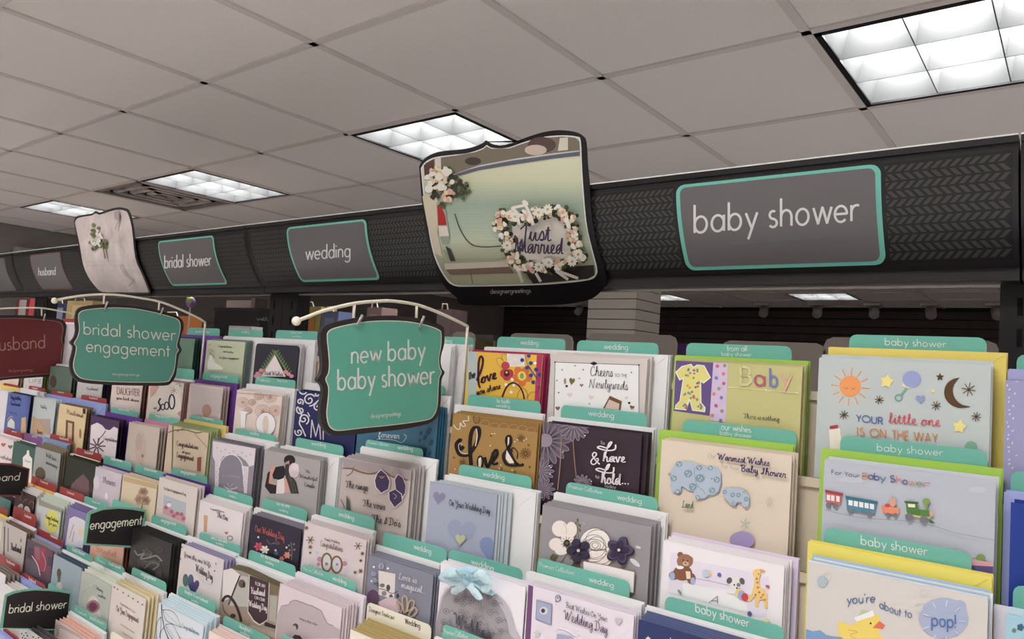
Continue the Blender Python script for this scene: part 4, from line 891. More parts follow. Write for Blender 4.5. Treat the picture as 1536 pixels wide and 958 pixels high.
def a_bear(A):
    BR = (128, 82, 58); VI = (214, 204, 216)
    A.P((214, 206, 218), [(310, 265), (345, 258), (360, 300), (960, 420), (975, 470), (1090, 450), (1100, 500), (1075, 790), (920, 760), (920, 590), (400, 500), (395, 610), (280, 580), (300, 300)])
    A.P((226, 222, 226), [(405, 505), (915, 585), (915, 745), (400, 610)]); A.S((150, 135, 175), 4, [(510, 470), (640, 495), (770, 525)])
    A.part('teddy_bear'); A.E((150, 110, 90), 380, 278, 24); A.E(BR, 380, 278, 22); A.E(BR, 462, 315, 22); A.E((150, 104, 76), 418, 330, 66, 58); A.E(BR, 400, 425, 78, 62); A.E(BR, 330, 445, 42, 36); A.E(BR, 470, 470, 36, 45); A.E((150, 170, 200), 316, 450, 22, 34); A.E((156, 170, 204), 483, 490, 20, 30); A.E((196, 160, 130), 425, 350, 26, 20); A.dots((40, 26, 24), [(405, 320), (440, 328), (424, 346)], 6); A.P((222, 205, 170), [(425, 410), (462, 412), (465, 472), (432, 472)]); A.E((232, 226, 226), 380, 380, 30, 14)
    A.part('puppy'); W1 = (218, 212, 208); A.E(W1, 830, 505, 52, 48); A.E((92, 88, 92), 778, 485, 22, 26, 20); A.E((92, 88, 92), 880, 490, 20, 28, -20); A.E((120, 116, 118), 852, 520, 16); A.E(W1, 800, 565, 42, 28); A.dots((36, 30, 34), [(818, 520), (838, 545)], 7)
    A.part('ball'); A.E((222, 196, 110), 860, 590, 34, 40, -20); A.E((140, 160, 205), 880, 605, 32, 42, -20); A.E((196, 60, 62), 903, 618, 28, 34, -20)
    A.part('giraffe'); G = (226, 188, 106); A.P(G, [(985, 450), (1020, 455), (1025, 540), (1070, 565), (1085, 620), (1085, 708), (1060, 705), (1055, 640), (1020, 640), (1010, 698), (985, 690), (985, 610), (945, 655), (920, 650), (960, 590), (975, 530)], smooth=False); A.E(G, 1000, 428, 32, 36, -15); A.E((206, 150, 80), 1045, 405, 26, 9, 20); A.dots((190, 120, 60), [(1005, 500), (1010, 540), (1020, 580), (1050, 600), (1065, 640), (1035, 620), (1000, 470), (990, 600)], 10); A.dots((40, 30, 30), [(1015, 432)], 5); A.E((170, 80, 60), 1088, 532, 18, 10, 20)
    A.part('printed_motif'); A.E((170, 190, 214), 595, 430, 34, 28); A.E((220, 180, 110), 620, 432, 16); A.petals((110, 108, 170), 698, 437, 18, 5); A.petals((96, 96, 160), 942, 750, 20, 5); A.E((226, 205, 160), 1075, 805, 34, 14); A.E((110, 150, 100), 378, 575, 24, 10, 50)
    A.T((112, 60, 120), 'A', 615, 662, 685, 668, 36, wd=.14, shear=.3)
stack(3, 'nursery animals', 'white card with teddy bear, puppy and giraffe on a ledge', ('Z20', 245, 155, 1220, 376), (222, 216, 218), ('Z20', 318, 95, 1342, 312), (216, 202, 224), None, nc=3, ne=2, art=a_bear, ename='pale lilac', cname='white')
def a_floral(A):
    CR = (222, 210, 202); NV = (48, 42, 66)
    A.part('leaves'); LF = (96, 88, 56)
    A.S(LF, 5, [(490, 500), (490, 600), (500, 690)])
    for x, y, r in ((490, 510, 0), (468, 545, 30), (510, 560, -30), (458, 596, 30), (511, 605, -20), (466, 665, 30), (430, 870, 10), (345, 805, 80)): A.E((104, 96, 66), x, y, 11, 19, r)
    A.S(LF, 5, [(300, 958), (380, 850), (430, 790)]); A.P(LF, [(225, 870), (250, 830), (305, 855), (280, 900), (230, 890)]); A.P(LF, [(430, 950), (470, 880), (520, 890), (515, 958)]); A.E((205, 200, 204), 1040, 915, 60, 22, 40); A.E((196, 192, 196), 1072, 770, 28, 14, 20)
    A.part('anemone'); A.E(CR, 320, 590, 75, 78); A.E(CR, 430, 600, 55, 75); A.E(CR, 285, 740, 68, 62); A.E(CR, 335, 800, 62, 45); A.E(CR, 395, 680, 60, 60); A.S((170, 150, 130), 4, [(360, 540), (385, 590), (385, 640)]); A.burst((44, 40, 40), 390, 725, 60, 11, 4, 20); A.E((40, 42, 36), 390, 727, 30, 32); A.E((90, 96, 60), 390, 727, 14)
    A.part('rose'); A.E((226, 218, 210), 665, 735, 150, 150); A.E(CR, 690, 890, 130, 70)
    for cx, cy, rx, ry in ((660, 735, 148, 150), (650, 760, 115, 112), (672, 735, 75, 68), (660, 755, 52, 46), (662, 750, 30, 26), (690, 700, 118, 100), (690, 860, 120, 75), (640, 800, 130, 110)): A.ring((120, 92, 84), cx, cy, rx, ry, 5, 26)
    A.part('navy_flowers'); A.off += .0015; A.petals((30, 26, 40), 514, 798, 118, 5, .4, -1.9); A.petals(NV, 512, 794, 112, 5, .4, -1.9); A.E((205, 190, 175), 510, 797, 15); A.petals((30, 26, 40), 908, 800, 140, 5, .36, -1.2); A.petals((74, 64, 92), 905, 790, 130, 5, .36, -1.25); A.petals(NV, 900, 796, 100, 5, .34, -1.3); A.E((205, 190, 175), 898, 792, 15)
    A.part('printed_motif'); A.P((150, 116, 92), [(560, 895), (790, 938), (1054, 998), (1042, 1200), (560, 1100)]); A.P((220, 214, 214), [(560, 900), (787, 943), (1046, 1003), (1034, 1200), (560, 1100)]); A.dots((190, 186, 190), [(530, 535), (550, 560), (560, 530), (570, 545)], 5)
stack(3, 'grey floral', 'grey card with white rose, anemone and two navy flowers', ('Z16', 155, 360, 1196, 578), (142, 138, 140), ('Z16', 278, 225, 1352, 458), WHITE, ('Z16', 378, 118, 1252, 322), nc=4, ne=2, art=a_floral, text=[('Premier Collection', 400, 200, 730, 262, 22, 'script'), ('wedding', 872, 310, 1100, 356, 32)], edge=(150, 146, 150), cname='cellophane wrapped grey')
def a_hearts(A):
    A.part('heart*'); A.heart((128, 124, 152), 248, 358, 75, 10, .85); A.heart((140, 148, 172), 460, 690, 165, 8, .9); A.heart((118, 134, 172), 760, 850, 150, 12, .95)
    A.part('raised_heart'); A.off += .0012; A.heart((150, 156, 120), 460, 755, 66, 4, .85); A.heart((172, 178, 140), 457, 750, 58, 4, .85)
    A.part('printed_motif'); A.E((160, 180, 196), 788, 685, 17, 22); A.T((30, 26, 48), 'On Your Wedding Day', 352, 430, 745, 515, 36, 'script', .11)
stack(3, 'blue hearts', 'slate blue On Your Wedding Day card with overlapping hearts', ('Z12', 160, 205, 806, 330), (152, 158, 176), ('Z12', 342, 120, 1218, 302), WHITE, ('Z12', 437, 27, 1132, 168), nc=4, ne=4, art=a_hearts, text=[('wedding', 668, 150, 872, 190, 30)], edge=(176, 184, 190), cname='pale blue', lift=(.013, -.001))
def a_ringsv(A):
    PU = (60, 46, 84)
    A.P((150, 138, 140), [(475, 298), (1128, 405), (1128, 520), (760, 440), (480, 380)]); A.S((118, 92, 66), 16, [(475, 395), (560, 400), (640, 430), (740, 450), (860, 430), (960, 480), (1100, 510)]); A.S((118, 92, 66), 10, [(510, 470), (560, 440), (580, 380)])
    A.part('leaf_tags'); A.off += .0012
    for pts in ([(850, 405), (905, 450), (940, 520), (925, 600), (850, 640), (795, 580), (782, 510), (810, 440)], [(1010, 448), (1060, 480), (1092, 560), (1085, 640), (1050, 690), (990, 620), (975, 500)], [(920, 620), (985, 592), (1050, 640), (1060, 710), (980, 775), (925, 700)]):
        A.P((206, 196, 194), pts); cx = sum(p[0] for p in pts)/len(pts); cy = sum(p[1] for p in pts)/len(pts); A.P(PU, [(cx+(x-cx)*.88, cy+(y-cy)*.92) for x, y in pts])
    A.S((180, 160, 120), 4, [(830, 470), (860, 490), (885, 470)]); A.ring((180, 150, 100), 858, 482, 10, 10, 4); A.S((190, 176, 180), 4, [(965, 635), (1000, 660), (975, 690)])
    A.part('printed_motif'); A.P((70, 84, 76), [(520, 655), (545, 700), (560, 800), (515, 790)]); A.S((60, 50, 46), 6, [(462, 690), (490, 740), (500, 780)])
    C = (52, 40, 44); A.T(C, 'The rings', 515, 575, 725, 612, 36, 'script', .13, cal=.3); A.T(C, 'The vows', 682, 755, 892, 795, 36, 'script', .13, cal=.3); A.T(C, "The I Do's", 768, 905, 1040, 958, 40, 'script', .13, cal=.3)
stack(3, 'The rings The vows', 'taupe card lettered The rings, The vows with purple leaf tags', ('Z8', 475, 295, 1132, 408), (178, 166, 160), ('Z8', 652, 195, 1386, 302), WHITE, ('Z8', 690, 125, 1242, 202), nc=4, ne=2, art=a_ringsv, text=[('Premier Collection', 712, 158, 920, 186, 16, 'script'), ('wedding', 1002, 212, 1145, 228, 24)], edge=(168, 160, 158), cname='cellophane wrapped taupe', lift=(.009, .002))
def a_couple(A):
    BK = (30, 24, 30); SK = (176, 132, 118)
    A.part('bride_and_groom'); A.E(BK, 1115, 640, 55, 52); A.P(SK, [(1075, 660), (1110, 640), (1115, 690), (1070, 740)]); A.P(BK, [(975, 705), (1060, 690), (1085, 760), (1040, 830), (960, 815), (940, 740)]); A.P((196, 140, 124), [(940, 700), (985, 695), (950, 780), (940, 850), (1000, 850), (995, 875), (915, 865), (925, 760)])
    A.P(BK, [(905, 760), (930, 740), (915, 860), (990, 880), (985, 958), (930, 958), (878, 890)]); A.P((214, 206, 202), [(1000, 830), (1060, 810), (1090, 870), (1060, 958), (985, 958)]); A.P((200, 150, 134), [(1065, 820), (1095, 810), (1115, 940), (1070, 958)])
    A.P((50, 46, 44), [(1075, 680), (1110, 670), (1120, 760), (1180, 850), (1205, 958), (1130, 958), (1100, 860), (1070, 770)]); A.S((120, 116, 100), 3, [(1120, 800), (1160, 870), (1180, 950)]); A.S((120, 116, 100), 3, [(1105, 780), (1140, 880), (1150, 950)])
    A.E((206, 190, 190), 1160, 735, 50, 72); A.E((214, 200, 200), 1175, 700, 30); A.E((196, 180, 182), 1150, 770, 32)
    A.part('printed_motif'); C = (72, 66, 68); A.T(C, 'The', 1265, 755, 1315, 765, 16, 'script', .15); A.T(C, 'Wonderful', 1212, 805, 1385, 838, 20, 'script', .16); A.T(C, 'Couple', 1258, 885, 1360, 905, 22, 'script', .16)
stack(3, 'kissing couple', 'grey Wonderful Couple card with a dark haired bride and groom', ('Z5', 880, 540, 1412, 642), (158, 154, 152), ('Z5', 1070, 490, 1632, 602), WHITE, ('Z5', 1170, 415, 1628, 506), nc=4, ne=4, art=a_couple, text=[('wedding', 1325, 492, 1460, 512, 22)], cname='grey')
def a_arch(A):
    L1 = (206, 198, 204); G = (128, 122, 136)
    A.part('lace_arches'); A.P(L1, [(380, 455), (790, 512), (790, 690), (730, 700), (700, 650), (640, 600), (555, 583), (480, 600), (440, 660), (400, 650), (378, 600)]); A.P(L1, [(400, 650), (465, 640), (430, 900), (400, 900)]); A.P(L1, [(655, 690), (725, 700), (705, 958), (680, 958)]); A.ring((222, 216, 220), 555, 750, 118, 168, 8)
    A.P(G, [(440, 720), (460, 650), (500, 605), (560, 590), (620, 620), (655, 690), (670, 800), (668, 900), (435, 880)])
    A.dots((182, 172, 182), [(420+i*40, 520+i*8+(i % 2)*25) for i in range(9)], 9); A.dots((185, 176, 186), [(415+(i % 2)*18, 690+i*28) for i in range(7)], 7); A.dots((185, 176, 186), [(685+(i % 2)*18, 730+i*28) for i in range(7)], 7)
    A.part('printed_motif'); A.T((156, 150, 162), 'a wedding', 470, 790, 640, 810, 16, 'script', .14); A.burst((196, 190, 196), 540, 910, 60, 7, 4, 10, 3.5)
stack(3, 'lace arch', 'lavender grey card with white lace arches', ('Z5', 375, 450, 792, 512), (138, 132, 142), ('Z5', 525, 385, 1012, 458), WHITE, ('Z5', 588, 325, 978, 407), nc=3, ne=3, art=a_arch, text=[('wedding', 735, 388, 818, 402, 16)], edge=(110, 104, 112), cname='lavender grey')
def a_ribbon(A):
    A.part('ribbon'); A.S((110, 92, 60), 7, [(1212, 232), (1260, 215), (1340, 215), (1420, 235), (1480, 215)]); A.S((110, 92, 60), 6, [(1270, 225), (1330, 200), (1360, 210)]); A.S((90, 100, 70), 8, [(1245, 175), (1240, 400), (1235, 520)], False); A.S((120, 116, 90), 4, [(1400, 240), (1480, 330), (1510, 370)])
    A.part('printed_motif'); C = (92, 74, 64); A.T(C, 'Congratulations', 1270, 325, 1425, 355, 20, 'script', .15); A.T(C, 'on your', 1310, 380, 1370, 390, 14, 'script', .15); A.T(C, 'Engagement', 1270, 408, 1395, 438, 22, 'script', .15); A.P((130, 70, 56), [(1420, 412), (1448, 408), (1445, 510), (1418, 508)])
stack(3, 'ribboned engagement', 'tan Congratulations Engagement card tied with a thin ribbon', ('Z2', 1212, 172, 1500, 240), (196, 178, 152), ('Z5', 115, 232, 520, 322), (222, 200, 112), ('Z5', 157, 170, 472, 292), nc=5, ne=2, art=a_ribbon, edge=(150, 166, 112), ename='pale yellow', cname='sage green', text=[('engagement', 275, 232, 385, 262, 16)], lift=(.008, .002))
# ------------------------------------------------------------------ wedding rack, fourth row
def a_navyb(A):
    A.star((226, 214, 176), 120, 955, 24); A.dots((206, 206, 214), [(300, 950)], 5)
stack(4, 'navy starry baby', 'navy blue baby shower card with a gold star', ('Z20', 45, 810, 1150, 1120), (40, 52, 98), ('Z20', 108, 685, 1180, 985), WHITE, ('Z20', 255, 600, 1218, 872), nc=5, ne=2, art=a_navyb, text=[('baby shower', 505, 738, 930, 862, 44)], edge=(86, 96, 136), cname='navy blue')
def a_best(A):
    PL = (108, 66, 112); C = (82, 76, 84)
    A.P(PL, [(86, 362), (134, 378), (105, 922), (52, 922)]); A.part('glitter_square'); A.off += .0008; A.P((128, 110, 140), [(172, 526), (328, 572), (318, 778), (162, 722)]); A.P((150, 160, 186), [(178, 534), (322, 578), (312, 770), (168, 716)]); A.E((196, 192, 198), 245, 635, 42, 40); A.E((70, 60, 74), 238, 636, 20, 22)
    A.part('printed_motif'); A.S((96, 88, 130), 7, [(390, 515), (378, 500), (398, 495), (410, 520), (390, 548), (360, 540)]); A.ring((96, 88, 130), 388, 512, 26, 34, 6); A.heart((184, 178, 186), 995, 738, 42, 5); A.star((196, 190, 196), 178, 862, 42)
    A.S((240, 236, 240), 9, [(355, 830), (400, 810), (480, 830), (560, 880), (600, 855), (640, 900)]); A.P((150, 158, 190), [(380, 865), (520, 890), (560, 922), (370, 922)])
    A.T(C, 'Best Wishes On Your', 468, 600, 885, 748, 32, 'script', .13); A.T((88, 60, 90), 'Wedding Day', 450, 722, 888, 872, 56, 'script', .12)
stack(4, 'Best Wishes', 'pearly white Best Wishes On Your Wedding Day card with plum stripe', ('Z17', 80, 350, 1142, 716), (212, 204, 212), ('Z17', 88, 240, 1242, 556), WHITE, ('Z17', 172, 104, 1097, 348), nc=3, ne=3, art=a_best, text=[('Premier Collection', 192, 192, 545, 282, 26, 'script'), ('wedding', 695, 345, 938, 412, 34)], cname='pearly white')
def a_bow(A):
    SV = (150, 144, 148); DK = (110, 106, 112)
    A.part('embossed_oval'); A.off += .001
    A.P((178, 172, 180), [(125, 640), (150, 540), (215, 470), (300, 420), (450, 410), (600, 500), (720, 560), (810, 700), (850, 850), (855, 1000), (110, 1000)], smooth=True); A.P(SV, [(135, 660), (165, 550), (230, 480), (300, 425), (450, 415), (600, 510), (700, 620), (770, 760), (800, 900), (805, 1000), (120, 1000)], smooth=True)
    rn = random.Random(5)
    for i in range(34):
        x, y = rn.uniform(180, 730), rn.uniform(470, 940)
        if (x-470)**2/330**2+(y-850)**2/420**2 < .95:
            A.ring(DK, x, y, 26, 26, 5, 12); A.E(DK, x, y, 9)
            A.S(DK, 5, [(x+30, y+10), (x+60, y-10), (x+75, y+20)])
    A.T((74, 70, 84), 'Wedding', 290, 800, 640, 958, 62, 'script', .14, cal=.3)
    A.bow = True
def st_bow():
    stack(4, 'ribbon bow', 'white card with silver embossed oval and a pale blue ribbon bow', ('Z13', 140, 215, 948, 470), (220, 216, 222), ('Z13', 152, 205, 952, 452), WHITE, ('Z13', 212, 84, 914, 302), nc=2, ne=2, art=a_bow, text=[('wedding', 430, 242, 640, 312, 38)], cname='white')
st_bow()
def a_magic(A):
    A.part('pearls'); A.dots((226, 222, 226), [(651, 376), (764, 388), (634, 489)], 9, 12)
    A.part('flower_cage'); A.P((206, 198, 192), [(690, 405), (825, 432), (822, 545), (815, 640), (690, 600)]); A.E((66, 70, 76), 768, 545, 16, 26); A.E((100, 104, 106), 720, 525, 20, 16); A.E((70, 84, 80), 790, 622, 16, 26); A.E((90, 96, 100), 683, 520, 12, 22); A.E((130, 126, 132), 735, 590, 20); A.E((60, 62, 70), 845, 610, 12, 18); A.S((60, 58, 62), 5, [(680, 550), (740, 560), (800, 590), (850, 570)])
    A.E((96, 66, 92), 645, 625, 50, 66); A.P((196, 172, 178), [(690, 660), (780, 620), (850, 650), (850, 745), (720, 710)], smooth=True)
    A.part('wood_flower'); A.off += .0015
    for pts in ([(905, 745), (890, 640), (910, 606), (930, 640), (925, 720)], [(930, 735), (950, 650), (985, 650), (975, 700)], [(880, 745), (850, 680), (850, 650), (890, 690)], [(940, 760), (990, 700), (1008, 740), (960, 775)]): A.S((176, 150, 116), 11, pts, True, 0, True)
    A.part('printed_motif'); A.petals((160, 156, 186), 722, 370, 24, 6); A.petals((160, 156, 186), 660, 430, 20, 6); A.petals((150, 146, 176), 665, 480, 22, 6)
    A.T((206, 202, 208), 'Love is', 860, 470, 1010, 505, 28, 'script', .12); A.T((206, 202, 208), 'magical...', 885, 540, 1080, 590, 30, 'script', .12)
stack(4, 'Love is magical', 'slate grey Love is magical card with pearls and a wooden flower', ('Z9', 610, 290, 1132, 428), (122, 124, 138), ('Z9', 668, 195, 1192, 352), WHITE, ('Z9', 726, 84, 1238, 242), nc=3, ne=2, art=a_magic, text=[('wedding', 975, 228, 1112, 272, 26)], edge=(132, 134, 150), cname='slate grey')
def a_goldr(A):
    BR = (116, 84, 52); PK = (190, 120, 138)
    A.part('gold_rings'); A.P((186, 192, 198), [(185, 250), (440, 320), (440, 450), (185, 385)]); A.E(PK, 215, 315, 22); A.E(PK, 415, 350, 20); A.E(PK, 205, 355, 16); A.E((214, 170, 180), 420, 400, 18); A.ring((130, 94, 50), 272, 340, 40, 72, 15); A.ring((124, 88, 46), 352, 358, 42, 66, 15); A.petals(PK, 270, 352, 14, 5); A.petals(PK, 356, 356, 12, 5)
    A.part('printed_motif')
    for x, y, r in ((524, 207, 32), (560, 268, 16), (547, 325, 14), (502, 420, 14), (545, 408, 20), (108, 62, 18), (140, 160, 34), (140, 215, 18), (140, 262, 10)): A.burst(BR, x, y, r, 6, 6)
    C = (124, 100, 84); A.T(C, 'Happy Wedding', 255, 158, 378, 190, 12, 'script', .16); A.T(C, 'Congratulations', 222, 205, 405, 255, 26, 'script', .1)
stack(4, 'gold wedding rings', 'pale pink Congratulations card with two gold rings', ('Z9', 95, 20, 592, 152), (202, 190, 190), ('Z9', 170, -52, 662, 92), WHITE, ('Z8', 262, 742, 778, 868), nc=3, ne=3, art=a_goldr, text=[('wedding', 437, 850, 582, 895, 26)], cname='pale pink')
def a_navyd(A):
    A.part('printed_flowers')
    for x, y, r, c in ((1140, 490, 38, (196, 80, 100)), (1190, 515, 36, (226, 214, 206)), (1375, 560, 30, (214, 130, 110)), (1285, 545, 20, (70, 90, 110)), (1330, 590, 22, (205, 120, 100))): A.petals(c, x, y, r, 6, .3)
    A.S((120, 126, 120), 5, [(1410, 600), (1415, 520), (1405, 450)]); A.dots((120, 126, 120), [(1390, 480), (1430, 470), (1395, 520), (1435, 515), (1400, 560)], 9); A.dots((206, 200, 200), [(1138, 412), (1370, 497), (1280, 520)], 9); A.S((130, 110, 100), 4, [(1205, 430), (1240, 470), (1290, 450), (1310, 470), (1250, 460)])
    A.T((168, 82, 76), 'Our Wedding Day', 1112, 362, 1355, 440, 32, 'script', .13)
stack(4, 'navy wedding day', 'navy Our Wedding Day card with red script and folk flowers', ('Z6', 1085, 225, 1492, 348), (42, 36, 54), ('Z6', 1112, 165, 1516, 282), WHITE, ('Z6', 1168, 85, 1532, 192), nc=3, ne=2, art=a_navyd, edge=(130, 124, 138), text=[('for my wife', 1290, 148, 1395, 172, 18), ('wedding', 1310, 195, 1380, 214, 13)], cname='navy and white')
def a_one(A):
    A.P((196, 150, 110), [(690, 230), (722, 235), (712, 370), (688, 365)]); A.heart((190, 110, 110), 875, 378, 16); A.ring((110, 90, 90), 905, 420, 22, 18, 5); A.T((80, 70, 74), 'Congratulations on', 742, 185, 858, 212, 9, 'script', .18); A.T((80, 70, 74), 'The One', 800, 245, 890, 280, 24, 'script', .14)
stack(4, 'The One', 'white The One card with a tan bar and tiny red heart', ('Z6', 660, 102, 1012, 218), (214, 206, 206), ('Z6', 728, 55, 1082, 162), WHITE, ('Z6', 768, -6, 1088, 82), nc=4, ne=3, art=a_one, text=[('from both', 885, 40, 965, 60, 15), ('wedding', 900, 78, 952, 94, 11)], cname='white')
def a_photoc(A):
    A.part('printed_picture'); A.P((172, 180, 186), [(1180, 680), (1338, 738), (1328, 880), (1170, 800)]); A.P((196, 150, 158), [(1172, 770), (1200, 750), (1250, 800), (1300, 815), (1332, 830), (1328, 880), (1170, 812)]); A.dots((170, 96, 112), [(1195, 770), (1215, 745), (1235, 800), (1275, 815), (1305, 820), (1320, 850), (1250, 830)], 15); A.E((226, 220, 220), 1215, 752, 16)
    A.part('printed_motif'); A.T((120, 108, 104), 'On Your Engagement Day', 1178, 640, 1340, 688, 12, 'script', .15)
stack(4, 'blossom picture', 'tall beige card with a small pink blossom picture', ('Z2', 1148, 545, 1420, 638), (206, 196, 190), ('Z2', 1192, 520, 1506, 614), (98, 50, 136), ('Z2', 1230, 478, 1488, 552), nc=2, ne=3, art=a_photoc, ename='purple', cname='beige', text=[('engagement', 1300, 525, 1405, 545, 18)])
# ------------------------------------------------------------------ engagement rack side of row four
def simple(*shapes):
    def f(A):
        for s_ in shapes:
            getattr(A, s_[0])(*s_[1:])
    return f
stack(4, 'antique floral', 'cream antique looking card with brown floral stems', ('Z2', 885, 540, 1132, 602), (206, 190, 160), ('Z2', 938, 505, 1142, 580), (98, 50, 136), ('Z2', 968, 448, 1192, 532), nc=3, ne=2, ename='purple', cname='cream', text=[('bridal shower', 1040, 500, 1130, 522, 14)],
      art=simple(('P', (186, 160, 116), [(890, 545), (1130, 604), (1128, 640), (888, 580)]), ('petals', (176, 140, 116), 1030, 660, 36, 6), ('petals', (182, 150, 130), 1005, 710, 40, 6), ('petals', (170, 136, 112), 1050, 720, 34, 6), ('S', (130, 100, 70), 5, [(1030, 720), (1010, 790), (960, 820)])))
stack(4, 'lavender candle', 'lavender grey card with a small white candle', ('Z2', 663, 470, 876, 532), (192, 182, 190), ('Z2', 712, 440, 942, 522), (98, 50, 136), ('Z2', 745, 385, 942, 462), nc=2, ne=2, ename='purple', cname='lavender', text=[('bridal shower', 800, 428, 880, 446, 14)],
      art=simple(('T', (130, 110, 140), 'Shower', 735, 590, 830, 620, 26, 'script', .13), ('E', (226, 220, 226), 765, 690, 10, 26), ('E', (204, 196, 206), 695, 590, 22, 50)))
stack(4, 'dark garden photo', 'dark green card with a blurred pink figure', ('Z2', 482, 395, 690, 470), (46, 50, 40), ('Z2', 510, 380, 714, 440), (220, 214, 200), ('Z2', 546, 338, 726, 388), RED, nc=2, ne=2, ename='ivory', cname='dark green', text=[('husband', 610, 382, 668, 392, 14)],
      art=simple(('P', (110, 80, 84), [(520, 600), (560, 560), (600, 530), (640, 580), (640, 690), (500, 640)])))
stack(4, 'grey tree', 'grey silver card with a dark tree at the lower left', ('Z2', 258, 335, 438, 385), (150, 152, 150), ('Z2', 325, 262, 500, 318), (126, 146, 178), ('Z2', 360, 228, 512, 290), RED, nc=5, ne=3, ename='slate blue', edge=(120, 108, 84), cname='bronze edged', lift=(.008, .008), text=[('husband', 430, 278, 492, 292, 12)],
      art=simple(('T', (100, 100, 96), 'With love', 330, 405, 405, 440, 18, 'script', .15), ('T', (100, 100, 96), 'anniversary', 330, 455, 410, 490, 16, 'script', .15), ('E', (90, 80, 56), 290, 530, 36, 50)))
stack(4, 'green bottle', 'dark green card with a white bottle label', ('Z2', 100, 305, 258, 335), (62, 92, 82), ('Z2', 150, 275, 256, 320), WHITE, ('Z2', 172, 225, 304, 275), (140, 84, 148), nc=2, ne=2, cname='dark green', tabcard='purple', text=[('wife', 230, 265, 265, 270, 12)],
      art=simple(('P', (222, 218, 210), [(195, 360), (210, 360), (212, 395), (232, 420), (232, 600), (165, 600), (165, 410), (192, 385)]), ('T', (96, 96, 90), 'Cheers', 178, 440, 222, 450, 10)))
stack(4, 'pink hearts', 'pale pink card with a red and a green heart', ('Z2', -40, 245, 100, 290), (214, 196, 196), ('Z2', 10, 228, 150, 280), WHITE, ('Z2', 32, 190, 164, 250), RED, nc=2, ne=2, cname='pale pink', text=[('wife', 85, 228, 120, 235, 12)],
      art=simple(('heart', (180, 80, 80), 25, 320, 18), ('heart', (90, 120, 100), 75, 335, 18), ('T', INK, 'birthday', -20, 410, 92, 440, 14, 'script', .15)))
# ================================================================== engagement rack, rows one to three
stack(1, 'green edged', 'plain green card half covered by the bridal shower sign', ('Z4', -90, 228, 206, 240), (96, 128, 108), ('Z4', 80, 192, 458, 225), (112, 66, 158), ('Z4', 145, 128, 442, 150), nc=4, ne=2, edge=(40, 74, 56), ename='purple', cname='dark green', text=[('bridal shower', 215, 182, 352, 188, 14)])
stack(1, 'white with red tab', 'white card standing in the gap between the two hanging signs', ('F', 90, 486, 128, 489), (206, 200, 204), ('F', 96, 482, 134, 485), WHITE, ('F', 92, 477, 128, 479), RED, nc=2, ne=2)
def a_sooo(A):
    A.P((196, 150, 140), [(655, 150), (700, 130), (760, 150), (700, 240), (655, 280)]); A.dots((150, 170, 160), [(960, 120), (1000, 140), (990, 110)], 16); A.E((190, 130, 130), 1010, 460, 40, 30)
    A.part('brush_lettering'); A.S((38, 52, 66), 12, [(775, 285), (752, 330), (772, 370), (765, 412), (738, 432)], cal=.6); A.ring((38, 52, 66), 800, 385, 20, 34, 11); A.ring((38, 52, 66), 845, 370, 24, 42, 13); A.ring((38, 52, 66), 905, 325, 32, 82, 17); A.part('printed_motif'); A.ring((38, 52, 66), 930, 195, 14, 14, 6); A.burst((60, 70, 80), 930, 195, 48, 8, 4, 28)
    A.T(INK, 'so', 695, 410, 730, 405, 18, 'script', .2)
stack(2, 'black script sooo', 'cream card with pink washes and black sooo script', ('Ze', 650, 70, 1042, 104), (206, 196, 184), ('Ze', 700, 18, 1166, 84), WHITE, ('F', 250, 549, 291, 555), nc=3, ne=2, art=a_sooo, edge=(170, 134, 128), cname='dusty pink')
stack(2, 'DAUGHTER', 'cream card lettered DAUGHTER in brown capitals', ('F', 170.7, 556, 215.7, 562), (206, 190, 182), ('F', 180, 550, 226, 555), WHITE, None, nc=3, ne=2, edge=(150, 108, 98), cname='brown edged',
      art=simple(('T', (120, 92, 86), 'DAUGHTER', 176, 591, 209, 594, 6.5), ('T', (70, 54, 54), 'you look down', 175, 598, 209, 603, 2.6, 'script', .2)))
stack(2, 'grey marble', 'grey white card with a dark blue spine beside the red tabs', ('F', 119, 552, 156, 557), (180, 178, 176), ('F', 124, 548, 160, 552), (60, 62, 92), None, nc=3, ne=2, edge=(40, 40, 66), ename='dark blue', cname='dark blue',
      art=simple(('T', (110, 104, 104), 'Husband', 130, 584, 147, 586, 2.6, 'script', .2)))
stack(2, 'green chalk', 'chalkboard green card below the gap of the hanging signs', ('F', 76, 549, 110, 553), (86, 104, 92), ('F', 82, 545, 114, 548), WHITE, None, nc=3, ne=2, cname='chalkboard green', art=simple(('E', (74, 58, 46), 80, 572, 5, 9)))
stack(2, 'white LIFE lettered', 'white card with dark capitals and lime edges', ('F', 39, 546, 66, 550), (206, 200, 198), ('F', 45, 542, 71, 546), WHITE, None, nc=2, ne=2, edge=(140, 150, 60), cname='lime edged', art=simple(('T', (70, 66, 72), 'LIFE', 44, 573, 62, 575, 3.4)))
stack(2, 'peach slip', 'peach white card above the yellow envelope', ('F', 8, 543, 31, 546), (216, 196, 178), ('F', 12, 539, 36, 542), WHITE, None, nc=2, ne=2, cname='peach')
stack(3, 'brown haired lady', 'taupe card with a washed out rose figure', ('Z2', 930, 148, 1148, 210), (186, 172, 160), ('Z2', 1050, 128, 1232, 178), (206, 130, 162), ('Ze', 636, 428, 978, 552), nc=3, ne=2, ename='pink', cname='taupe', text=[('engagement', 715, 492, 880, 515, 20)],
      art=simple(('E', (180, 162, 150), 1010, 340, 40, 120), ('E', (174, 152, 142), 1000, 300, 24, 60), ('E', (140, 110, 100), 1025, 400, 9, 13)))
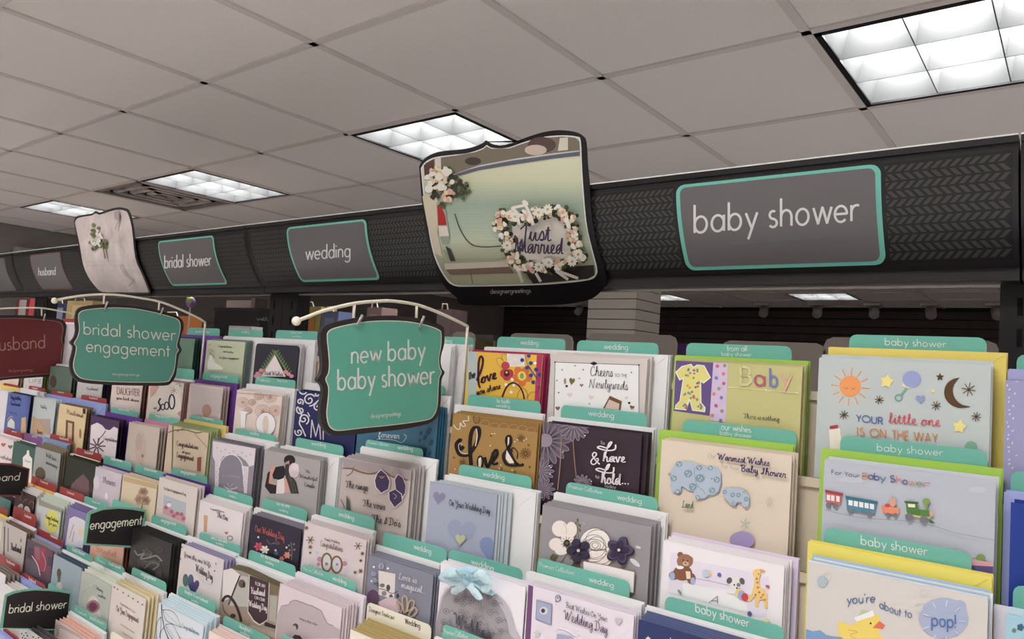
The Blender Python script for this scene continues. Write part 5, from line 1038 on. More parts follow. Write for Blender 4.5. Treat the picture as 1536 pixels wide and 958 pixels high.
def a_scallop(A):
    A.P((214, 204, 206), [(655, 180), (700, 160), (735, 180), (760, 210), (790, 215), (820, 190), (850, 205), (850, 440), (640, 420)]); A.S((90, 66, 92), 7, [(700, 330), (715, 280), (740, 250), (760, 220)]); A.burst((80, 54, 70), 700, 330, 60, 9, 9, 8); A.T((110, 90, 116), 'Congratulations', 745, 285, 845, 305, 16, 'script', .15)
stack(3, 'purple scallop', 'white card with a scalloped purple top and dried flowers', ('Z2', 660, 98, 858, 162), (76, 50, 90), ('Z2', 768, 72, 1022, 146), (112, 62, 160), ('Z2', 798, 28, 988, 102), nc=3, ne=2, edge=(54, 40, 62), art=a_scallop, ename='purple', cname='dark purple', text=[('bridal shower', 855, 68, 930, 80, 13)])
def a_door(A):
    A.P((110, 78, 62), [(475, 140), (535, 155), (530, 300), (470, 285)]); A.P((196, 170, 130), [(490, 160), (520, 168), (516, 280), (486, 272)]); A.P((60, 44, 40), [(598, 40), (618, 45), (616, 100), (596, 95)]); A.E((150, 110, 70), 578, 240, 8, 36); A.T((110, 84, 56), 'Husband', 480, 95, 600, 128, 18, 'script', .14)
stack(3, 'beige doorway', 'beige card with a brown doorway drawing', ('Z2', 430, 15, 622, 72), (206, 184, 140), ('Za', 838, 285, 1236, 346), (138, 154, 206), ('Za', 932, 230, 1222, 302), RED, nc=5, ne=2, edge=(120, 96, 76), art=a_door, ename='sky blue', cname='brown edged', text=[('husband', 1030, 288, 1120, 300, 15)])
def a_dune(A):
    A.P((190, 156, 116), [(375, 490), (420, 510), (480, 560), (560, 700), (370, 690)]); A.P((168, 150, 140), [(430, 520), (580, 520), (580, 700), (540, 690)]); A.T((120, 124, 128), 'Hubby', 470, 395, 540, 410, 22, 'script', .15); A.T((80, 50, 36), 'love', 430, 690, 490, 700, 26, 'script', .2)
stack(3, 'pale dune', 'pale blue card with a sandy dune', ('Za', 395, 268, 648, 312), (178, 186, 186), ('Za', 548, 224, 832, 292), (140, 152, 210), ('Za', 590, 168, 828, 250), RED, nc=3, ne=2, art=a_dune, ename='lilac blue', cname='pale blue', text=[('husband', 665, 218, 735, 228, 14)])
def a_beach(A):
    A.P((196, 166, 116), [(250, 510), (300, 500), (300, 680), (240, 680)]); A.P((196, 196, 180), [(90, 560), (130, 510), (170, 560), (170, 640), (85, 610)]); A.S((190, 180, 80), 7, [(85, 540), (120, 495), (150, 500)]); A.T((40, 44, 90), 'Happy birthday', 125, 290, 245, 310, 24, 'script', .15); A.T((40, 44, 90), 'husband', 125, 360, 235, 380, 24, 'script', .15); A.T((50, 56, 104), 'enjoy', 110, 450, 200, 470, 14, 'script', .15)
stack(3, 'blue beach', 'deep blue husband card with beach chairs', ('Za', 100, 210, 352, 270), (84, 100, 160), ('Za', 248, 168, 526, 212), WHITE, ('Za', 330, 125, 518, 182), RED, nc=3, ne=2, art=a_beach, edge=(40, 46, 84), cname='dark blue', text=[('husband', 375, 175, 430, 182, 14)])
stack(3, 'white with yellow envelope', 'white card in front of a yellow envelope', ('Za', -60, 180, 96, 216), (206, 202, 206), ('Za', -30, 118, 246, 176), (222, 196, 104), ('Za', 35, 100, 218, 146), RED, nc=2, ne=2, ename='pale yellow', cname='white')
# ------------------------------------------------------------------ row five
def a_blueheart(A):
    A.part('finger_print*'); A.E((66, 100, 96), 540, 765, 24, 52); A.E((70, 84, 120), 583, 770, 24, 54); A.P((66, 60, 108), [(558, 800), (605, 780), (640, 790), (640, 830), (620, 865), (580, 850)]); A.E((72, 56, 100), 630, 800, 22, 34, 10)
    A.part('printed_motif'); C = (84, 76, 82); A.T(C, 'from the one Wife', 530, 568, 750, 660, 22, 'script', .12); A.T(C, 'Wedding Day', 625, 690, 765, 770, 34, 'script', .1); A.dots((80, 76, 96), [(512, 495), (500, 590), (790, 630), (780, 690)], 6); A.S((190, 182, 180), 4, [(520, 700), (560, 680), (640, 720), (700, 790), (780, 800)])
stack(5, 'blue green heart', 'grey white card with a blue and green fingerprint heart', ('Z6', 508, 455, 852, 612), (200, 192, 190), ('Z6', 552, 402, 972, 545), (226, 222, 232), ('Z6', 650, 362, 988, 492), nc=3, ne=3, art=a_blueheart, edge=(150, 142, 176), cname='violet edged', text=[('son & new wife', 750, 425, 880, 465, 18), ('wedding', 790, 468, 850, 486, 13)], lift=(.01, .0))
def a_chalk(A):
    A.S((130, 128, 124), 12, [(120, 520), (150, 560), (200, 545), (170, 590), (240, 580), (300, 565), (345, 610)]); A.S((120, 118, 114), 10, [(200, 670), (260, 620), (320, 640), (270, 680)]); A.S((70, 68, 68), 4, [(150, 460), (200, 440), (230, 480), (180, 500)]); A.S((70, 68, 68), 4, [(300, 500), (340, 490), (350, 530), (310, 540)]); A.T((96, 94, 92), 'Engagement', 150, 640, 330, 640, 28, wd=.14); A.dots((110, 100, 60), [(222, 510), (240, 530)], 8); A.ring((84, 82, 80), 165, 470, 22, 16, 4); A.ring((84, 82, 80), 320, 515, 26, 18, 4); A.S((100, 98, 96), 5, [(170, 600), (230, 610), (300, 600)]); A.T((112, 110, 106), 'Best', 190, 560, 270, 575, 26, 'script', .16)
    A.P((66, 62, 62), [(300, 690), (345, 680), (350, 760), (290, 740)])
stack(5, 'black chalk lettering', 'black card with grey chalk banner lettering', ('Z6', 105, 340, 428, 472), (44, 40, 40), ('Z6', 210, 278, 562, 418), WHITE, ('Z6', 258, 220, 542, 332), nc=6, ne=2, art=a_chalk, rough=.35, cname='black', text=[('engagement', 340, 285, 460, 318, 20)], lift=(.014, .0))
def a_car(A):
    DK = (48, 36, 34); PL = (58, 36, 44)
    A.P((206, 200, 196), [(480, 300), (560, 280), (640, 340), (560, 560), (470, 600)]); A.P((170, 168, 160), [(650, 350), (720, 365), (720, 650), (540, 640)]); A.P((150, 128, 112), [(470, 640), (620, 640), (740, 720), (740, 830), (460, 800)]); A.P((176, 156, 136), [(750, 820), (980, 900), (975, 958), (720, 840)])
    A.P((110, 96, 70), [(930, 390), (1020, 430), (1005, 540), (925, 530)]); A.P((160, 158, 140), [(930, 540), (1000, 550), (985, 800), (920, 780)]); A.P(DK, [(880, 790), (985, 830), (980, 860), (875, 830)])
    A.part('windscreen_pillar'); A.S(DK, 9, [(640, 350), (590, 470), (530, 630)], False); A.E((96, 76, 68), 660, 428, 34, 40); A.E(DK, 680, 440, 14, 26)
    A.part('steering_wheel'); A.S(DK, 26, [(470, 600), (500, 555), (540, 552), (590, 610), (630, 700), (655, 790)]); A.S((90, 80, 74), 9, [(475, 620), (490, 690), (540, 740)]); A.E((60, 50, 46), 575, 735, 28, 20)
    A.part('hanging_banner'); A.P((196, 184, 176), [(728, 335), (930, 390), (912, 770), (880, 800), (830, 830), (770, 790), (715, 700)]); A.P(PL, [(737, 346), (922, 396), (905, 765), (880, 788), (830, 815), (775, 775), (722, 690)])
    C = (214, 204, 204); A.T(C, 'FOR MY', 792, 440, 885, 470, 20, wd=.17); A.T(C, 'Husband', 750, 520, 885, 548, 36, 'script', .13); A.T(C, 'ON OUR', 785, 570, 882, 600, 18, wd=.17); A.T(C, 'Wedding Day', 730, 640, 905, 690, 34, 'script', .12)
def car_top(W_, H):
    return [(0, 0), (W_, 0), (W_, H-.004), (W_*.35, H), (W_*.15, H-.002), (W_*.05, H-.008), (0, H-.018)]
stack(5, 'vintage car', 'For My Husband card with vintage car interior and plum banner', ('Z7', 475, 262, 1028, 432), (146, 134, 124), ('Z7', 608, 160, 1158, 372), WHITE, ('Z7', 722, 90, 1168, 272), nc=4, ne=4, art=a_car, top=car_top, edge=(110, 100, 76), cname='olive edged', text=[('for my husband', 840, 170, 1012, 228, 22), ('wedding', 885, 225, 960, 255, 16)])
def a_ride(A):
    A.part('die_cut_frame'); A.P((172, 158, 160), [(990, 730), (1040, 640), (1110, 630), (1125, 600), (1170, 585), (1240, 610), (1285, 630), (1330, 640), (1420, 690), (1450, 760), (1475, 810), (1533, 830), (1600, 870), (1610, 958), (985, 958)])
    A.S((120, 106, 108), 6, [(990, 730), (1040, 640), (1110, 630), (1125, 600), (1170, 585), (1240, 610), (1285, 630), (1330, 640), (1420, 690), (1450, 760), (1475, 810), (1533, 830)], False)
    A.part('groom'); A.E((70, 64, 66), 1172, 840, 28, 32); A.E((180, 160, 154), 1160, 862, 20, 34); A.P((60, 54, 58), [(1130, 958), (1165, 915), (1215, 925), (1240, 958)])
    A.T((70, 62, 66), '-enjoy the ride-', 1205, 770, 1388, 835, 17, wd=.14)
stack(5, 'enjoy the ride', 'pale pink die cut card lettered enjoy the ride', ('Z7', 1022, 432, 1618, 655), (204, 190, 194), ('Z9', 28, 420, 582, 606), (222, 214, 222), ('Z9', 66, 342, 502, 512), nc=5, ne=2, art=a_ride, cname='pale pink', text=[('Premier Collection', 82, 402, 242, 448, 16, 'script'), ('wedding', 320, 480, 428, 518, 22)], lift=(.009, .002))
stack(5, 'gold foil', 'ivory and gold foil card with a cream tab', ('Z9', 460, 905, 1010, 1085), (222, 214, 196), None, WHITE, ('Z9', 592, 668, 1112, 842), (226, 216, 196), nc=6, ne=0, edge=(176, 156, 96), cname='gold foil', tabcard='cream', rough=.4, text=[('Designer Boutique', 612, 732, 818, 802, 22, 'script'), ('Wedding', 905, 832, 1025, 872, 26)], lift=(.006, .006))
stack(5, 'premier white', 'white card under the silver oval card', None, WHITE, ('Z13', 85, 940, 760, 1180), WHITE, ('Z13', 148, 828, 720, 1010), nc=0, ne=2, text=[('Premier Collection', 165, 905, 400, 958, 28, 'script')])
stack(5, 'peach', 'peach card under the black engagement sign', ('F', 140, 782, 188, 802), (206, 158, 134), ('F', 146, 776, 196, 796), WHITE, ('F', 168, 748, 215, 764), nc=3, ne=2, edge=(120, 76, 66), cname='brown edged', art=simple(('T', (176, 120, 100), 'Bridal', 144, 826, 175, 836, 5, 'script', .15)))
def a_jt(A):
    A.P((206, 200, 204), [(1000, 360), (1070, 325), (1130, 345), (1200, 375), (1228, 400), (1225, 800), (940, 740)]); A.S((110, 100, 116), 8, [(1060, 440), (1000, 640)]); A.S((110, 100, 116), 8, [(1070, 540), (1040, 690)]); A.E((206, 196, 160), 1170, 560, 40, 60); A.E((180, 196, 210), 1160, 720, 50, 50)
stack(5, 'purple brushstroke', 'purple card with a white brushstroke panel', ('Zc', 972, 185, 1245, 285), (122, 106, 156), ('Zc', 1175, 128, 1380, 205), WHITE, ('Zb', 965, 628, 1232, 745), nc=3, ne=2, art=a_jt, cname='purple', text=[('engagement', 1055, 705, 1150, 740, 16)], lift=(-.004, .004))
def a_sprout(A):
    A.E((206, 202, 90), 750, 400, 105, 165); A.T((80, 76, 30), 'Happy Birthday', 660, 350, 840, 420, 30, 'script', .16); A.T((80, 76, 30), 'for you', 700, 440, 820, 480, 26, 'script', .16); A.P((140, 140, 126), [(560, 60), (880, 200), (880, 270), (560, 160)])
stack(5, 'yellow balloon', 'pale grey card with a yellow balloon shape', ('Zc', 545, 60, 884, 225), (186, 192, 190), ('Zb', 638, 598, 932, 715), WHITE, ('Zb', 685, 518, 968, 640), RED, nc=5, ne=2, art=a_sprout, edge=(186, 196, 180), cname='pale green', text=[('husband', 775, 605, 850, 632, 16)], lift=(.002, .01))
def a_brown(A):
    A.S((150, 126, 116), 5, [(200, 640), (230, 590), (260, 620), (230, 660), (250, 700)]); A.S((150, 126, 116), 5, [(330, 740), (360, 700), (390, 730), (380, 790)]); A.S((150, 126, 116), 5, [(270, 720), (290, 680), (320, 690)]); A.E((206, 198, 194), 230, 790, 34, 64, 20); A.E((206, 198, 194), 315, 815, 34, 60, -15); A.P((206, 198, 194), [(205, 800), (340, 830), (290, 880), (240, 870)])
stack(5, 'brown heart', 'dark brown card with scrolls and a white heart', ('Zb', 185, 552, 402, 652), (58, 34, 36), ('Zb', 305, 490, 640, 600), (214, 176, 96), ('Zb', 360, 400, 642, 520), RED, nc=4, ne=2, edge=(206, 200, 198), art=a_brown, ename='gold', cname='white', text=[('husband', 470, 480, 550, 510, 16)], lift=(.002, .008))
stack(5, 'teal husband', 'teal card under the black husband sign', ('Zb', -120, 600, 126, 690), (70, 116, 108), None, WHITE, None, nc=2, ne=0, edge=(50, 48, 56), cname='dark edged')
# ------------------------------------------------------------------ row six
def a_leaf(A):
    D = (48, 56, 76)
    def dotted(p, r=5, k=22):
        q = catmull(p, 10); step = max(1, len(q)//k); A.dots(D, q[::step], r)
    A.part('beaded_leaves'); dotted([(600, 450), (605, 600), (640, 800), (700, 958)], 9, 20); dotted([(620, 540), (720, 545), (810, 620), (880, 790)]); dotted([(620, 545), (660, 680), (760, 740), (880, 790)]); dotted([(665, 750), (760, 750), (830, 880), (870, 958)]); dotted([(660, 760), (700, 870), (760, 958)]); dotted([(590, 640), (540, 720), (525, 860), (530, 958)]); dotted([(595, 650), (590, 780), (570, 930)]); dotted([(640, 790), (590, 850), (585, 950)])
    A.S((120, 126, 140), 3, [(640, 560), (760, 680), (860, 770)]); A.S((120, 126, 140), 3, [(680, 780), (790, 940)])
    A.part('printed_motif'); A.T((110, 140, 160), 'Congratulations', 895, 790, 1140, 905, 34, 'script', .12)
stack(6, 'beaded leaf', 'pale blue Congratulations card with dotted leaf drawing', ('Zg', 560, 430, 1202, 772), (200, 206, 212), ('Zg', 725, 298, 1422, 622), WHITE, ('Zg', 835, 182, 1368, 442), nc=5, ne=2, art=a_leaf, edge=(196, 214, 224), cname='pale blue', text=[('daughter & new husband', 930, 290, 1262, 445, 30), ('wedding', 1030, 410, 1130, 455, 22)], lift=(.006, .006))
def a_dotsc(A):
    A.dots((70, 60, 60), [(1072, 215), (1117, 243), (1199, 293), (1272, 338), (1338, 378), (1410, 425), (1474, 464)], 11); C = (128, 112, 104)
    A.T(C, 'Best Wishes To You', 1155, 458, 1370, 590, 18, 'script', .14); A.T(C, 'On Your Engagement', 1100, 550, 1420, 730, 50, 'script', .1); A.T(C, 'may all your dreams', 1165, 755, 1360, 880, 18, wd=.13); A.T(C, 'come true', 1190, 875, 1330, 958, 18, wd=.13)
stack(6, 'On Your Engagement', 'beige On Your Engagement card with a row of dark gems', ('Zf', 1045, 130, 1522, 405), (206, 196, 188), ('Z3', 892, 475, 1192, 628), (226, 220, 224), ('Z3', 946, 433, 1192, 562), nc=7, ne=2, art=a_dotsc, edge=(214, 200, 160), cname='ivory', text=[('engagement', 1015, 500, 1120, 545, 20)], lift=(.012, .006))
stack(6, 'pale peach', 'pale peach card with a white envelope', ('Z7', 342, 900, 1000, 1190), (224, 200, 190), ('Z7', 382, 810, 1000, 1070), (220, 210, 218), ('Z7', 475, 732, 925, 945), nc=4, ne=2, cname='pale peach', text=[("daughter's", 635, 850, 752, 905, 24), ('wedding', 642, 900, 730, 942, 18)])
stack(6, 'teal designer', 'white card next to the enjoy the ride card', None, WHITE, ('F', 412, 962, 505, 1012), WHITE, ('F', 421, 946, 500, 990), nc=0, ne=2)
def a_thistle(A):
    A.part('thistle_medallion'); A.P((206, 196, 190), [(680, 520), (690, 420), (730, 350), (780, 335), (830, 400), (855, 520), (865, 640), (700, 600)], smooth=True); A.burst((110, 44, 76), 765, 490, 95, 22, 14, 0); A.E((120, 50, 80), 765, 500, 50, 60)
    A.part('printed_motif'); C = (90, 96, 96); A.T(C, 'many', 815, 245, 910, 290, 26, 'script', .14); A.T(C, 'wishes', 835, 340, 945, 390, 26, 'script', .14); A.S((196, 200, 190), 7, [(610, 250), (740, 180), (830, 130)]); A.S(C, 4, [(805, 190), (830, 215), (860, 210)])
stack(6, 'crimson thistle', 'pale sage card with a crimson thistle medallion', ('Zf', 600, 0, 1032, 185), (172, 178, 168), ('Z3', 662, 400, 888, 512), WHITE, ('Z3', 686, 340, 890, 462), nc=4, ne=2, art=a_thistle, edge=(206, 212, 196), cname='pale sage', text=[('Premier', 700, 395, 760, 425, 14, 'script'), ('bridal shower', 785, 425, 870, 458, 14)], lift=(.002, .008))
stack(6, 'blue spoon', 'slate blue card with an olive spoon drawing', ('Z3', 388, 350, 588, 452), (142, 158, 168), ('Z3', 448, 310, 658, 420), WHITE, ('Z3', 478, 262, 662, 378), nc=3, ne=2, edge=(70, 88, 104), cname='slate blue', text=[('bridal shower', 522, 325, 612, 362, 16)],
      art=simple(('E', (80, 76, 44), 425, 485, 16, 34), ('P', (92, 86, 54), [(415, 510), (436, 510), (430, 560), (418, 560)]), ('E', (196, 186, 182), 428, 580, 22, 32)))
def a_redpaint(A):
    A.P((150, 46, 66), [(240, 300), (330, 300), (320, 480), (260, 460)]); A.P((110, 56, 80), [(320, 320), (380, 330), (375, 480), (330, 500)]); A.P((90, 84, 92), [(190, 380), (260, 400), (300, 520), (180, 500)]); A.P((60, 48, 62), [(205, 300), (245, 310), (235, 380), (195, 370)]); A.P((130, 90, 104), [(250, 290), (285, 300), (290, 400), (262, 380)]); A.P((70, 52, 66), [(345, 360), (380, 370), (372, 440), (340, 430)]); A.S((196, 180, 184), 6, [(230, 360), (270, 420), (290, 500)]); A.S((170, 150, 158), 4, [(300, 330), (330, 400), (320, 470)])
stack(6, 'crimson paint', 'dark card with crimson paint strokes', ('Z3', 198, 240, 386, 330), (84, 66, 78), ('Z3', 246, 205, 436, 298), (146, 164, 212), ('Z3', 266, 155, 442, 252), RED, nc=3, ne=2, art=a_redpaint, ename='sky blue', edge=(150, 140, 146), cname='grey edged', text=[('husband', 365, 222, 415, 245, 14)])
stack(6, 'birch husband', 'grey card with birch trunks and brown script', ('Z3', 20, 118, 192, 192), (176, 168, 162), ('Z3', 68, 75, 258, 172), (222, 212, 218), ('Z3', 96, -12, 258, 85), RED, nc=3, ne=2, edge=(120, 100, 86), cname='brown edged', text=[('husband', 180, 78, 225, 96, 12)],
      art=simple(('S', (96, 88, 84), 9, [(35, 150), (30, 300), (25, 400)]), ('S', (120, 110, 104), 8, [(60, 160), (58, 330)]), ('T', (50, 40, 38), 'Husband', 80, 315, 155, 345, 30, 'script', .13), ('E', (150, 84, 60), 152, 250, 5, 16)))
stack(6, 'yellow sliver', 'beige card in front of a bright yellow envelope', ('Z3', -90, 60, 25, 122), (206, 196, 176), ('Z3', -40, 32, 62, 95), (236, 214, 40), ('Z3', -20, -10, 54, 40), RED, nc=2, ne=2, ename='bright yellow', cname='beige')
# ------------------------------------------------------------------ rows seven and eight
stack(7, 'coral edged bridal', 'pale pink bridal card with thin scroll border and coral edges', ('Zd', 800, 685, 1245, 960), (206, 190, 182), ('Zd', 1005, 568, 1522, 852), WHITE, ('Zd', 1055, 473, 1524, 724), nc=5, ne=2, edge=(222, 178, 162), cname='coral edged', text=[('Premier', 1080, 565, 1250, 640, 34, 'script'), ('bridal shower', 1300, 668, 1490, 758, 28)], lift=(.012, .004),
      art=simple(('S', (110, 84, 80), 6, [(820, 900), (830, 830), (800, 790), (860, 760), (1000, 830), (1240, 958)]), ('S', (110, 84, 80), 6, [(830, 920), (845, 850), (840, 800), (880, 790), (1000, 855), (1200, 958)])))
stack(7, 'cream tab', 'card under the beige engagement card', None, WHITE, ('F', 158, 962, 215, 995), (220, 212, 200), ('Zf', 1010, 850, 1300, 1010), (226, 216, 196), nc=0, ne=2, tabcard='cream', ename='ivory')
stack(7, 'silver fan', 'white and silver card half behind the bridal shower sign', ('Z3', 18, 560, 200, 660), (206, 200, 196), ('Z3', 140, 508, 335, 612), (146, 162, 214), ('Z3', 160, 462, 322, 590), RED, nc=6, ne=2, ename='sky blue', cname='white', text=[('husband', 210, 535, 258, 562, 14)], lift=(.008, .004))
stack(7, 'brown fan', 'ivory card fanned with brown edges', ('Z3', -90, 425, 40, 500), (206, 200, 200), None, WHITE, ('Z3', -30, 325, 142, 440), RED, nc=6, ne=0, edge=(130, 116, 108), cname='brown edged', text=[('husband', 50, 405, 105, 435, 14)], lift=(.02, .0))
stack(7, 'teal corner', 'blue white card behind the bridal shower sign', ('F', 50, 885, 72, 899), (196, 200, 206), ('F', 62, 882, 92, 901), WHITE, ('F', 72, 873, 97, 888), nc=2, ne=2, cname='white')
stack(8, 'blue wedge', 'pale card behind blue envelopes at the bottom corner', None, WHITE, ('Zd', -60, 800, 250, 985), (150, 166, 216), ('Zd', 40, 800, 282, 940), RED, nc=0, ne=3, ename='sky blue')
stack(8, 'black and white pattern', 'black and white patterned card under the bridal shower sign', ('F', 31, 936, 70, 962), (190, 186, 186), None, WHITE, ('Zd', 370, 905, 500, 985), nc=3, ne=0, edge=(90, 88, 92), cname='grey edged',
      art=simple(('dots', (60, 58, 62), [(33, 950), (36, 953), (34, 956), (39, 949), (41, 953), (38, 957), (50, 955), (54, 958), (58, 956)], 1.3)))
# ================================================================== the neighbouring rack at the right edge
def a_lilac(A):
    rn = random.Random(2)
    for i in range(22): A.E((206, 200, 216), rn.uniform(73, 82) if i % 3 else rn.uniform(82, 105), 150+i*13, 2.6, 4.4, rn.uniform(0, 90), 8)
stack(1, 'lilac floral', 'lilac card with white floral sprigs', ('R6', 68, 145, 350, 165), (148, 148, 186), ('R6', 78, 110, 370, 125), (168, 172, 220), ('R6', 103, 62, 330, 75), nc=2, ne=2, art=a_lilac, ename='lilac blue', cname='lilac')
stack(2, 'royal blue', 'plain royal blue card', ('R6', 85, 515, 350, 585), (24, 56, 140), ('R6', 70, 478, 360, 545), (160, 172, 224), ('R6', 85, 420, 320, 470), nc=2, ne=2, ename='lilac blue', cname='royal blue')
stack(3, 'sky blue floral', 'sky blue flowered card with a white envelope', ('R6', 70, 862, 330, 960), (150, 190, 208), ('R6', 33, 826, 320, 940), (214, 212, 220), ('R6', 92, 770, 300, 850), nc=3, ne=3, edge=(190, 214, 224), cname='pale blue', art=simple(('petals', (70, 110, 140), 115, 925, 12, 5), ('petals', (120, 150, 120), 95, 935, 8, 5)))
# ================================================================== hanging signs on wire arms
CREAM = mat((226, 216, 196), .35)
def sign_plane(X): return Flat((X, 0, EYE), (0, 1, 0), (0, 0, 1))
def pts3(fl, crop, pts, off=0.):
    out = []
    for x, y in pts:
        u, v = fl.hit(*pix(crop, x, y)); out.append(fl.at(u, v, off))
    return out
def outline_board(name, fl, crop, pts, off, th, M, parent=None, loc=(0, 0, 0)):
    a = pts3(fl, crop, pts, off); b = pts3(fl, crop, pts, off-th); k = len(a)
    return link(name, a+b, [tuple(range(k)), tuple(range(2*k-1, k-1, -1))]+[(i, (i+1) % k, k+(i+1) % k, k+i)[::-1] for i in range(k)], M, parent, loc)
def hanging_sign(X, crop, outer, inner, face, armpts, post_end, drops, hooks, texts, tcol, label, armlabel, rim=(214, 206, 192)):
    fl = sign_plane(X)
    arm = empty('sign_arm', pts3(fl, crop, [armpts[-1]])[0]); tag(arm, armlabel, 'sign arm', 'wire sign arms')
    A3 = pts3(fl, crop, catmull(armpts, 5)); top_post = A3[-1]
    MB().tube(A3, .0019, 8).build('curved_rod', CREAM, arm, smooth=True)
    MB().tube([top_post, (top_post.x, top_post.y, top_post.z-.004), (top_post.x, top_post.y, EYE+RZ0-RDZ-.035)], .0019, 8).build('post', CREAM, arm, smooth=True)
    MB().ball(A3[0], .0046).build('end_ball', CREAM, arm, smooth=True)
    for d in drops: MB().tube(pts3(fl, crop, d), .0016, 6).build('drop_rod', CREAM, arm, smooth=True)
    s = empty('hanging_sign', pts3(fl, crop, [outer[len(outer)//2]])[0]); tag(s, label, 'sign', 'hanging signs on wire arms')
    outline_board('backing_board', fl, crop, catmull(outer+[outer[0]], 3)[:-1], .0, .005, mat((48, 43, 44), .5), s)
    outline_board('rim', fl, crop, catmull(inner+[inner[0]], 3)[:-1], .0004, .0004, mat(rim, .5), s)
    cx = sum(p[0] for p in inner)/len(inner); cy = sum(p[1] for p in inner)/len(inner)
    inn = [(cx+(x-cx)*.985, cy+(y-cy)*.982) for x, y in inner]
    f = outline_board('face', fl, crop, catmull(inn+[inn[0]], 3)[:-1], .0007, .0003, mat(face, .5, noise=.03, scale=30), s)
    for h_ in hooks:
        a, b = pts3(fl, crop, h_); MB().tube([a+Vector((.004, 0, 0)), b+Vector((.0025, 0, 0)), b+Vector((-.004, 0, 0))], .0016, 8).build('hook', mat((190, 186, 180), .3, metal=.5), s, smooth=True)
    A = Art(fl, crop, .0009)
    for t in texts: A.T(tcol, *t[:6], wd=t[6] if len(t) > 6 else .15)
    A.burn(s)
hanging_sign(-.61, 'Z24',
  [(180, 250), (210, 212), (300, 182), (430, 158), (560, 146), (700, 146), (850, 170), (965, 207), (985, 250), (985, 330), (966, 400), (962, 450), (972, 490), (988, 515), (972, 550), (965, 600), (962, 710), (940, 800), (880, 850), (700, 888), (500, 910), (310, 930), (240, 920), (200, 880), (180, 830), (178, 740), (195, 650), (188, 600), (158, 565), (180, 525), (190, 470), (185, 400), (176, 310)],
  [(218, 262), (245, 232), (340, 205), (480, 182), (600, 176), (740, 181), (870, 205), (950, 235), (966, 262), (965, 340), (951, 420), (955, 480), (968, 515), (952, 555), (946, 640), (940, 740), (915, 800), (860, 830), (650, 860), (450, 880), (300, 897), (250, 885), (225, 850), (215, 780), (225, 680), (226, 610), (208, 560), (226, 520), (232, 460), (226, 370), (219, 310)],
  (88, 172, 150), [(20, 180), (100, 150), (200, 112), (400, 65), (560, 50), (650, 50), (800, 72), (950, 125), (1090, 190), (1138, 216)], None,
  [[(400, 62), (396, 110), (393, 160)], [(806, 70), (805, 110), (803, 160)]], [[(436, 140), (406, 210)], [(838, 148), (815, 220)]],
  [('new baby', 378, 458, 850, 422, 74), ('baby shower', 288, 630, 912, 588, 78), ('designergreetings', 500, 814, 698, 796, 17)], mat((232, 228, 218), .5),
  'teal hanging sign lettered new baby baby shower with black border', 'cream wire arm holding the new baby sign')
hanging_sign(-1.23, 'Z1',
  [(553, 170), (580, 147), (650, 133), (760, 125), (900, 130), (1050, 150), (1200, 185), (1290, 220), (1316, 255), (1318, 305), (1300, 360), (1290, 410), (1306, 455), (1286, 492), (1275, 560), (1262, 640), (1230, 690), (1180, 710), (1000, 710), (800, 705), (600, 690), (540, 660), (510, 610), (505, 540), (520, 475), (526, 430), (505, 400), (532, 365), (546, 315), (541, 230)],
  [(562, 195), (590, 170), (680, 155), (820, 148), (960, 155), (1100, 180), (1250, 220), (1288, 245), (1297, 285), (1290, 340), (1275, 400), (1272, 430), (1285, 455), (1268, 482), (1262, 540), (1250, 610), (1225, 660), (1190, 685), (1000, 688), (800, 683), (620, 668), (560, 645), (530, 600), (525, 545), (540, 480), (545, 430), (530, 405), (555, 360), (568, 300), (561, 235)],
  (84, 150, 134), [(392, 100), (500, 76), (620, 61), (750, 55), (880, 62), (1000, 80), (1150, 108), (1300, 165), (1420, 222), (1475, 256)], None,
  [[(748, 53), (747, 85), (745, 122)], [(1146, 103), (1143, 135), (1140, 168)]], [[(766, 105), (748, 166)], [(1166, 150), (1148, 205)]],
  [('bridal shower', 602, 340, 1252, 386, 52), ('engagement', 620, 465, 1212, 502, 52), ('designergreetings', 805, 634, 1000, 641, 11)], mat((214, 210, 200), .5),
  'teal hanging sign lettered bridal shower engagement', 'cream wire arm holding the bridal shower engagement sign')
hanging_sign(-1.80, 'Z1',
  [(-330, 275), (-300, 240), (-200, 220), (-80, 208), (60, 203), (200, 205), (330, 215), (430, 232), (470, 258), (477, 310), (465, 370), (470, 410), (486, 430), (466, 462), (462, 540), (470, 580), (455, 620), (420, 640), (300, 648), (100, 662), (0, 673), (-200, 700), (-300, 690), (-340, 650), (-345, 560), (-330, 490), (-350, 455), (-328, 410), (-322, 340)],
  [(-305, 290), (-280, 262), (-190, 242), (-80, 230), (60, 224), (200, 226), (330, 236), (420, 250), (448, 272), (455, 315), (444, 370), (450, 405), (462, 428), (448, 455), (440, 540), (448, 575), (436, 608), (405, 622), (300, 630), (100, 645), (0, 656), (-190, 680), (-280, 672), (-315, 640), (-322, 560), (-308, 490), (-325, 455), (-306, 410), (-300, 340)],
  (110, 42, 44), [(-420, 205), (-250, 172), (0, 158), (100, 153), (280, 152), (400, 168), (530, 195), (640, 225), (700, 250)], None,
  [[(-150, 158), (-150, 220)], [(298, 150), (299, 180), (300, 208)]], [[(320, 193), (310, 242)]],
  [('husband', -58, 461, 320, 438, 54), ('designergreetings', 60, 612, 236, 604, 11)], mat((176, 128, 122), .5),
  'dark red hanging sign lettered husband', 'cream wire arm holding the husband sign', (150, 120, 100))
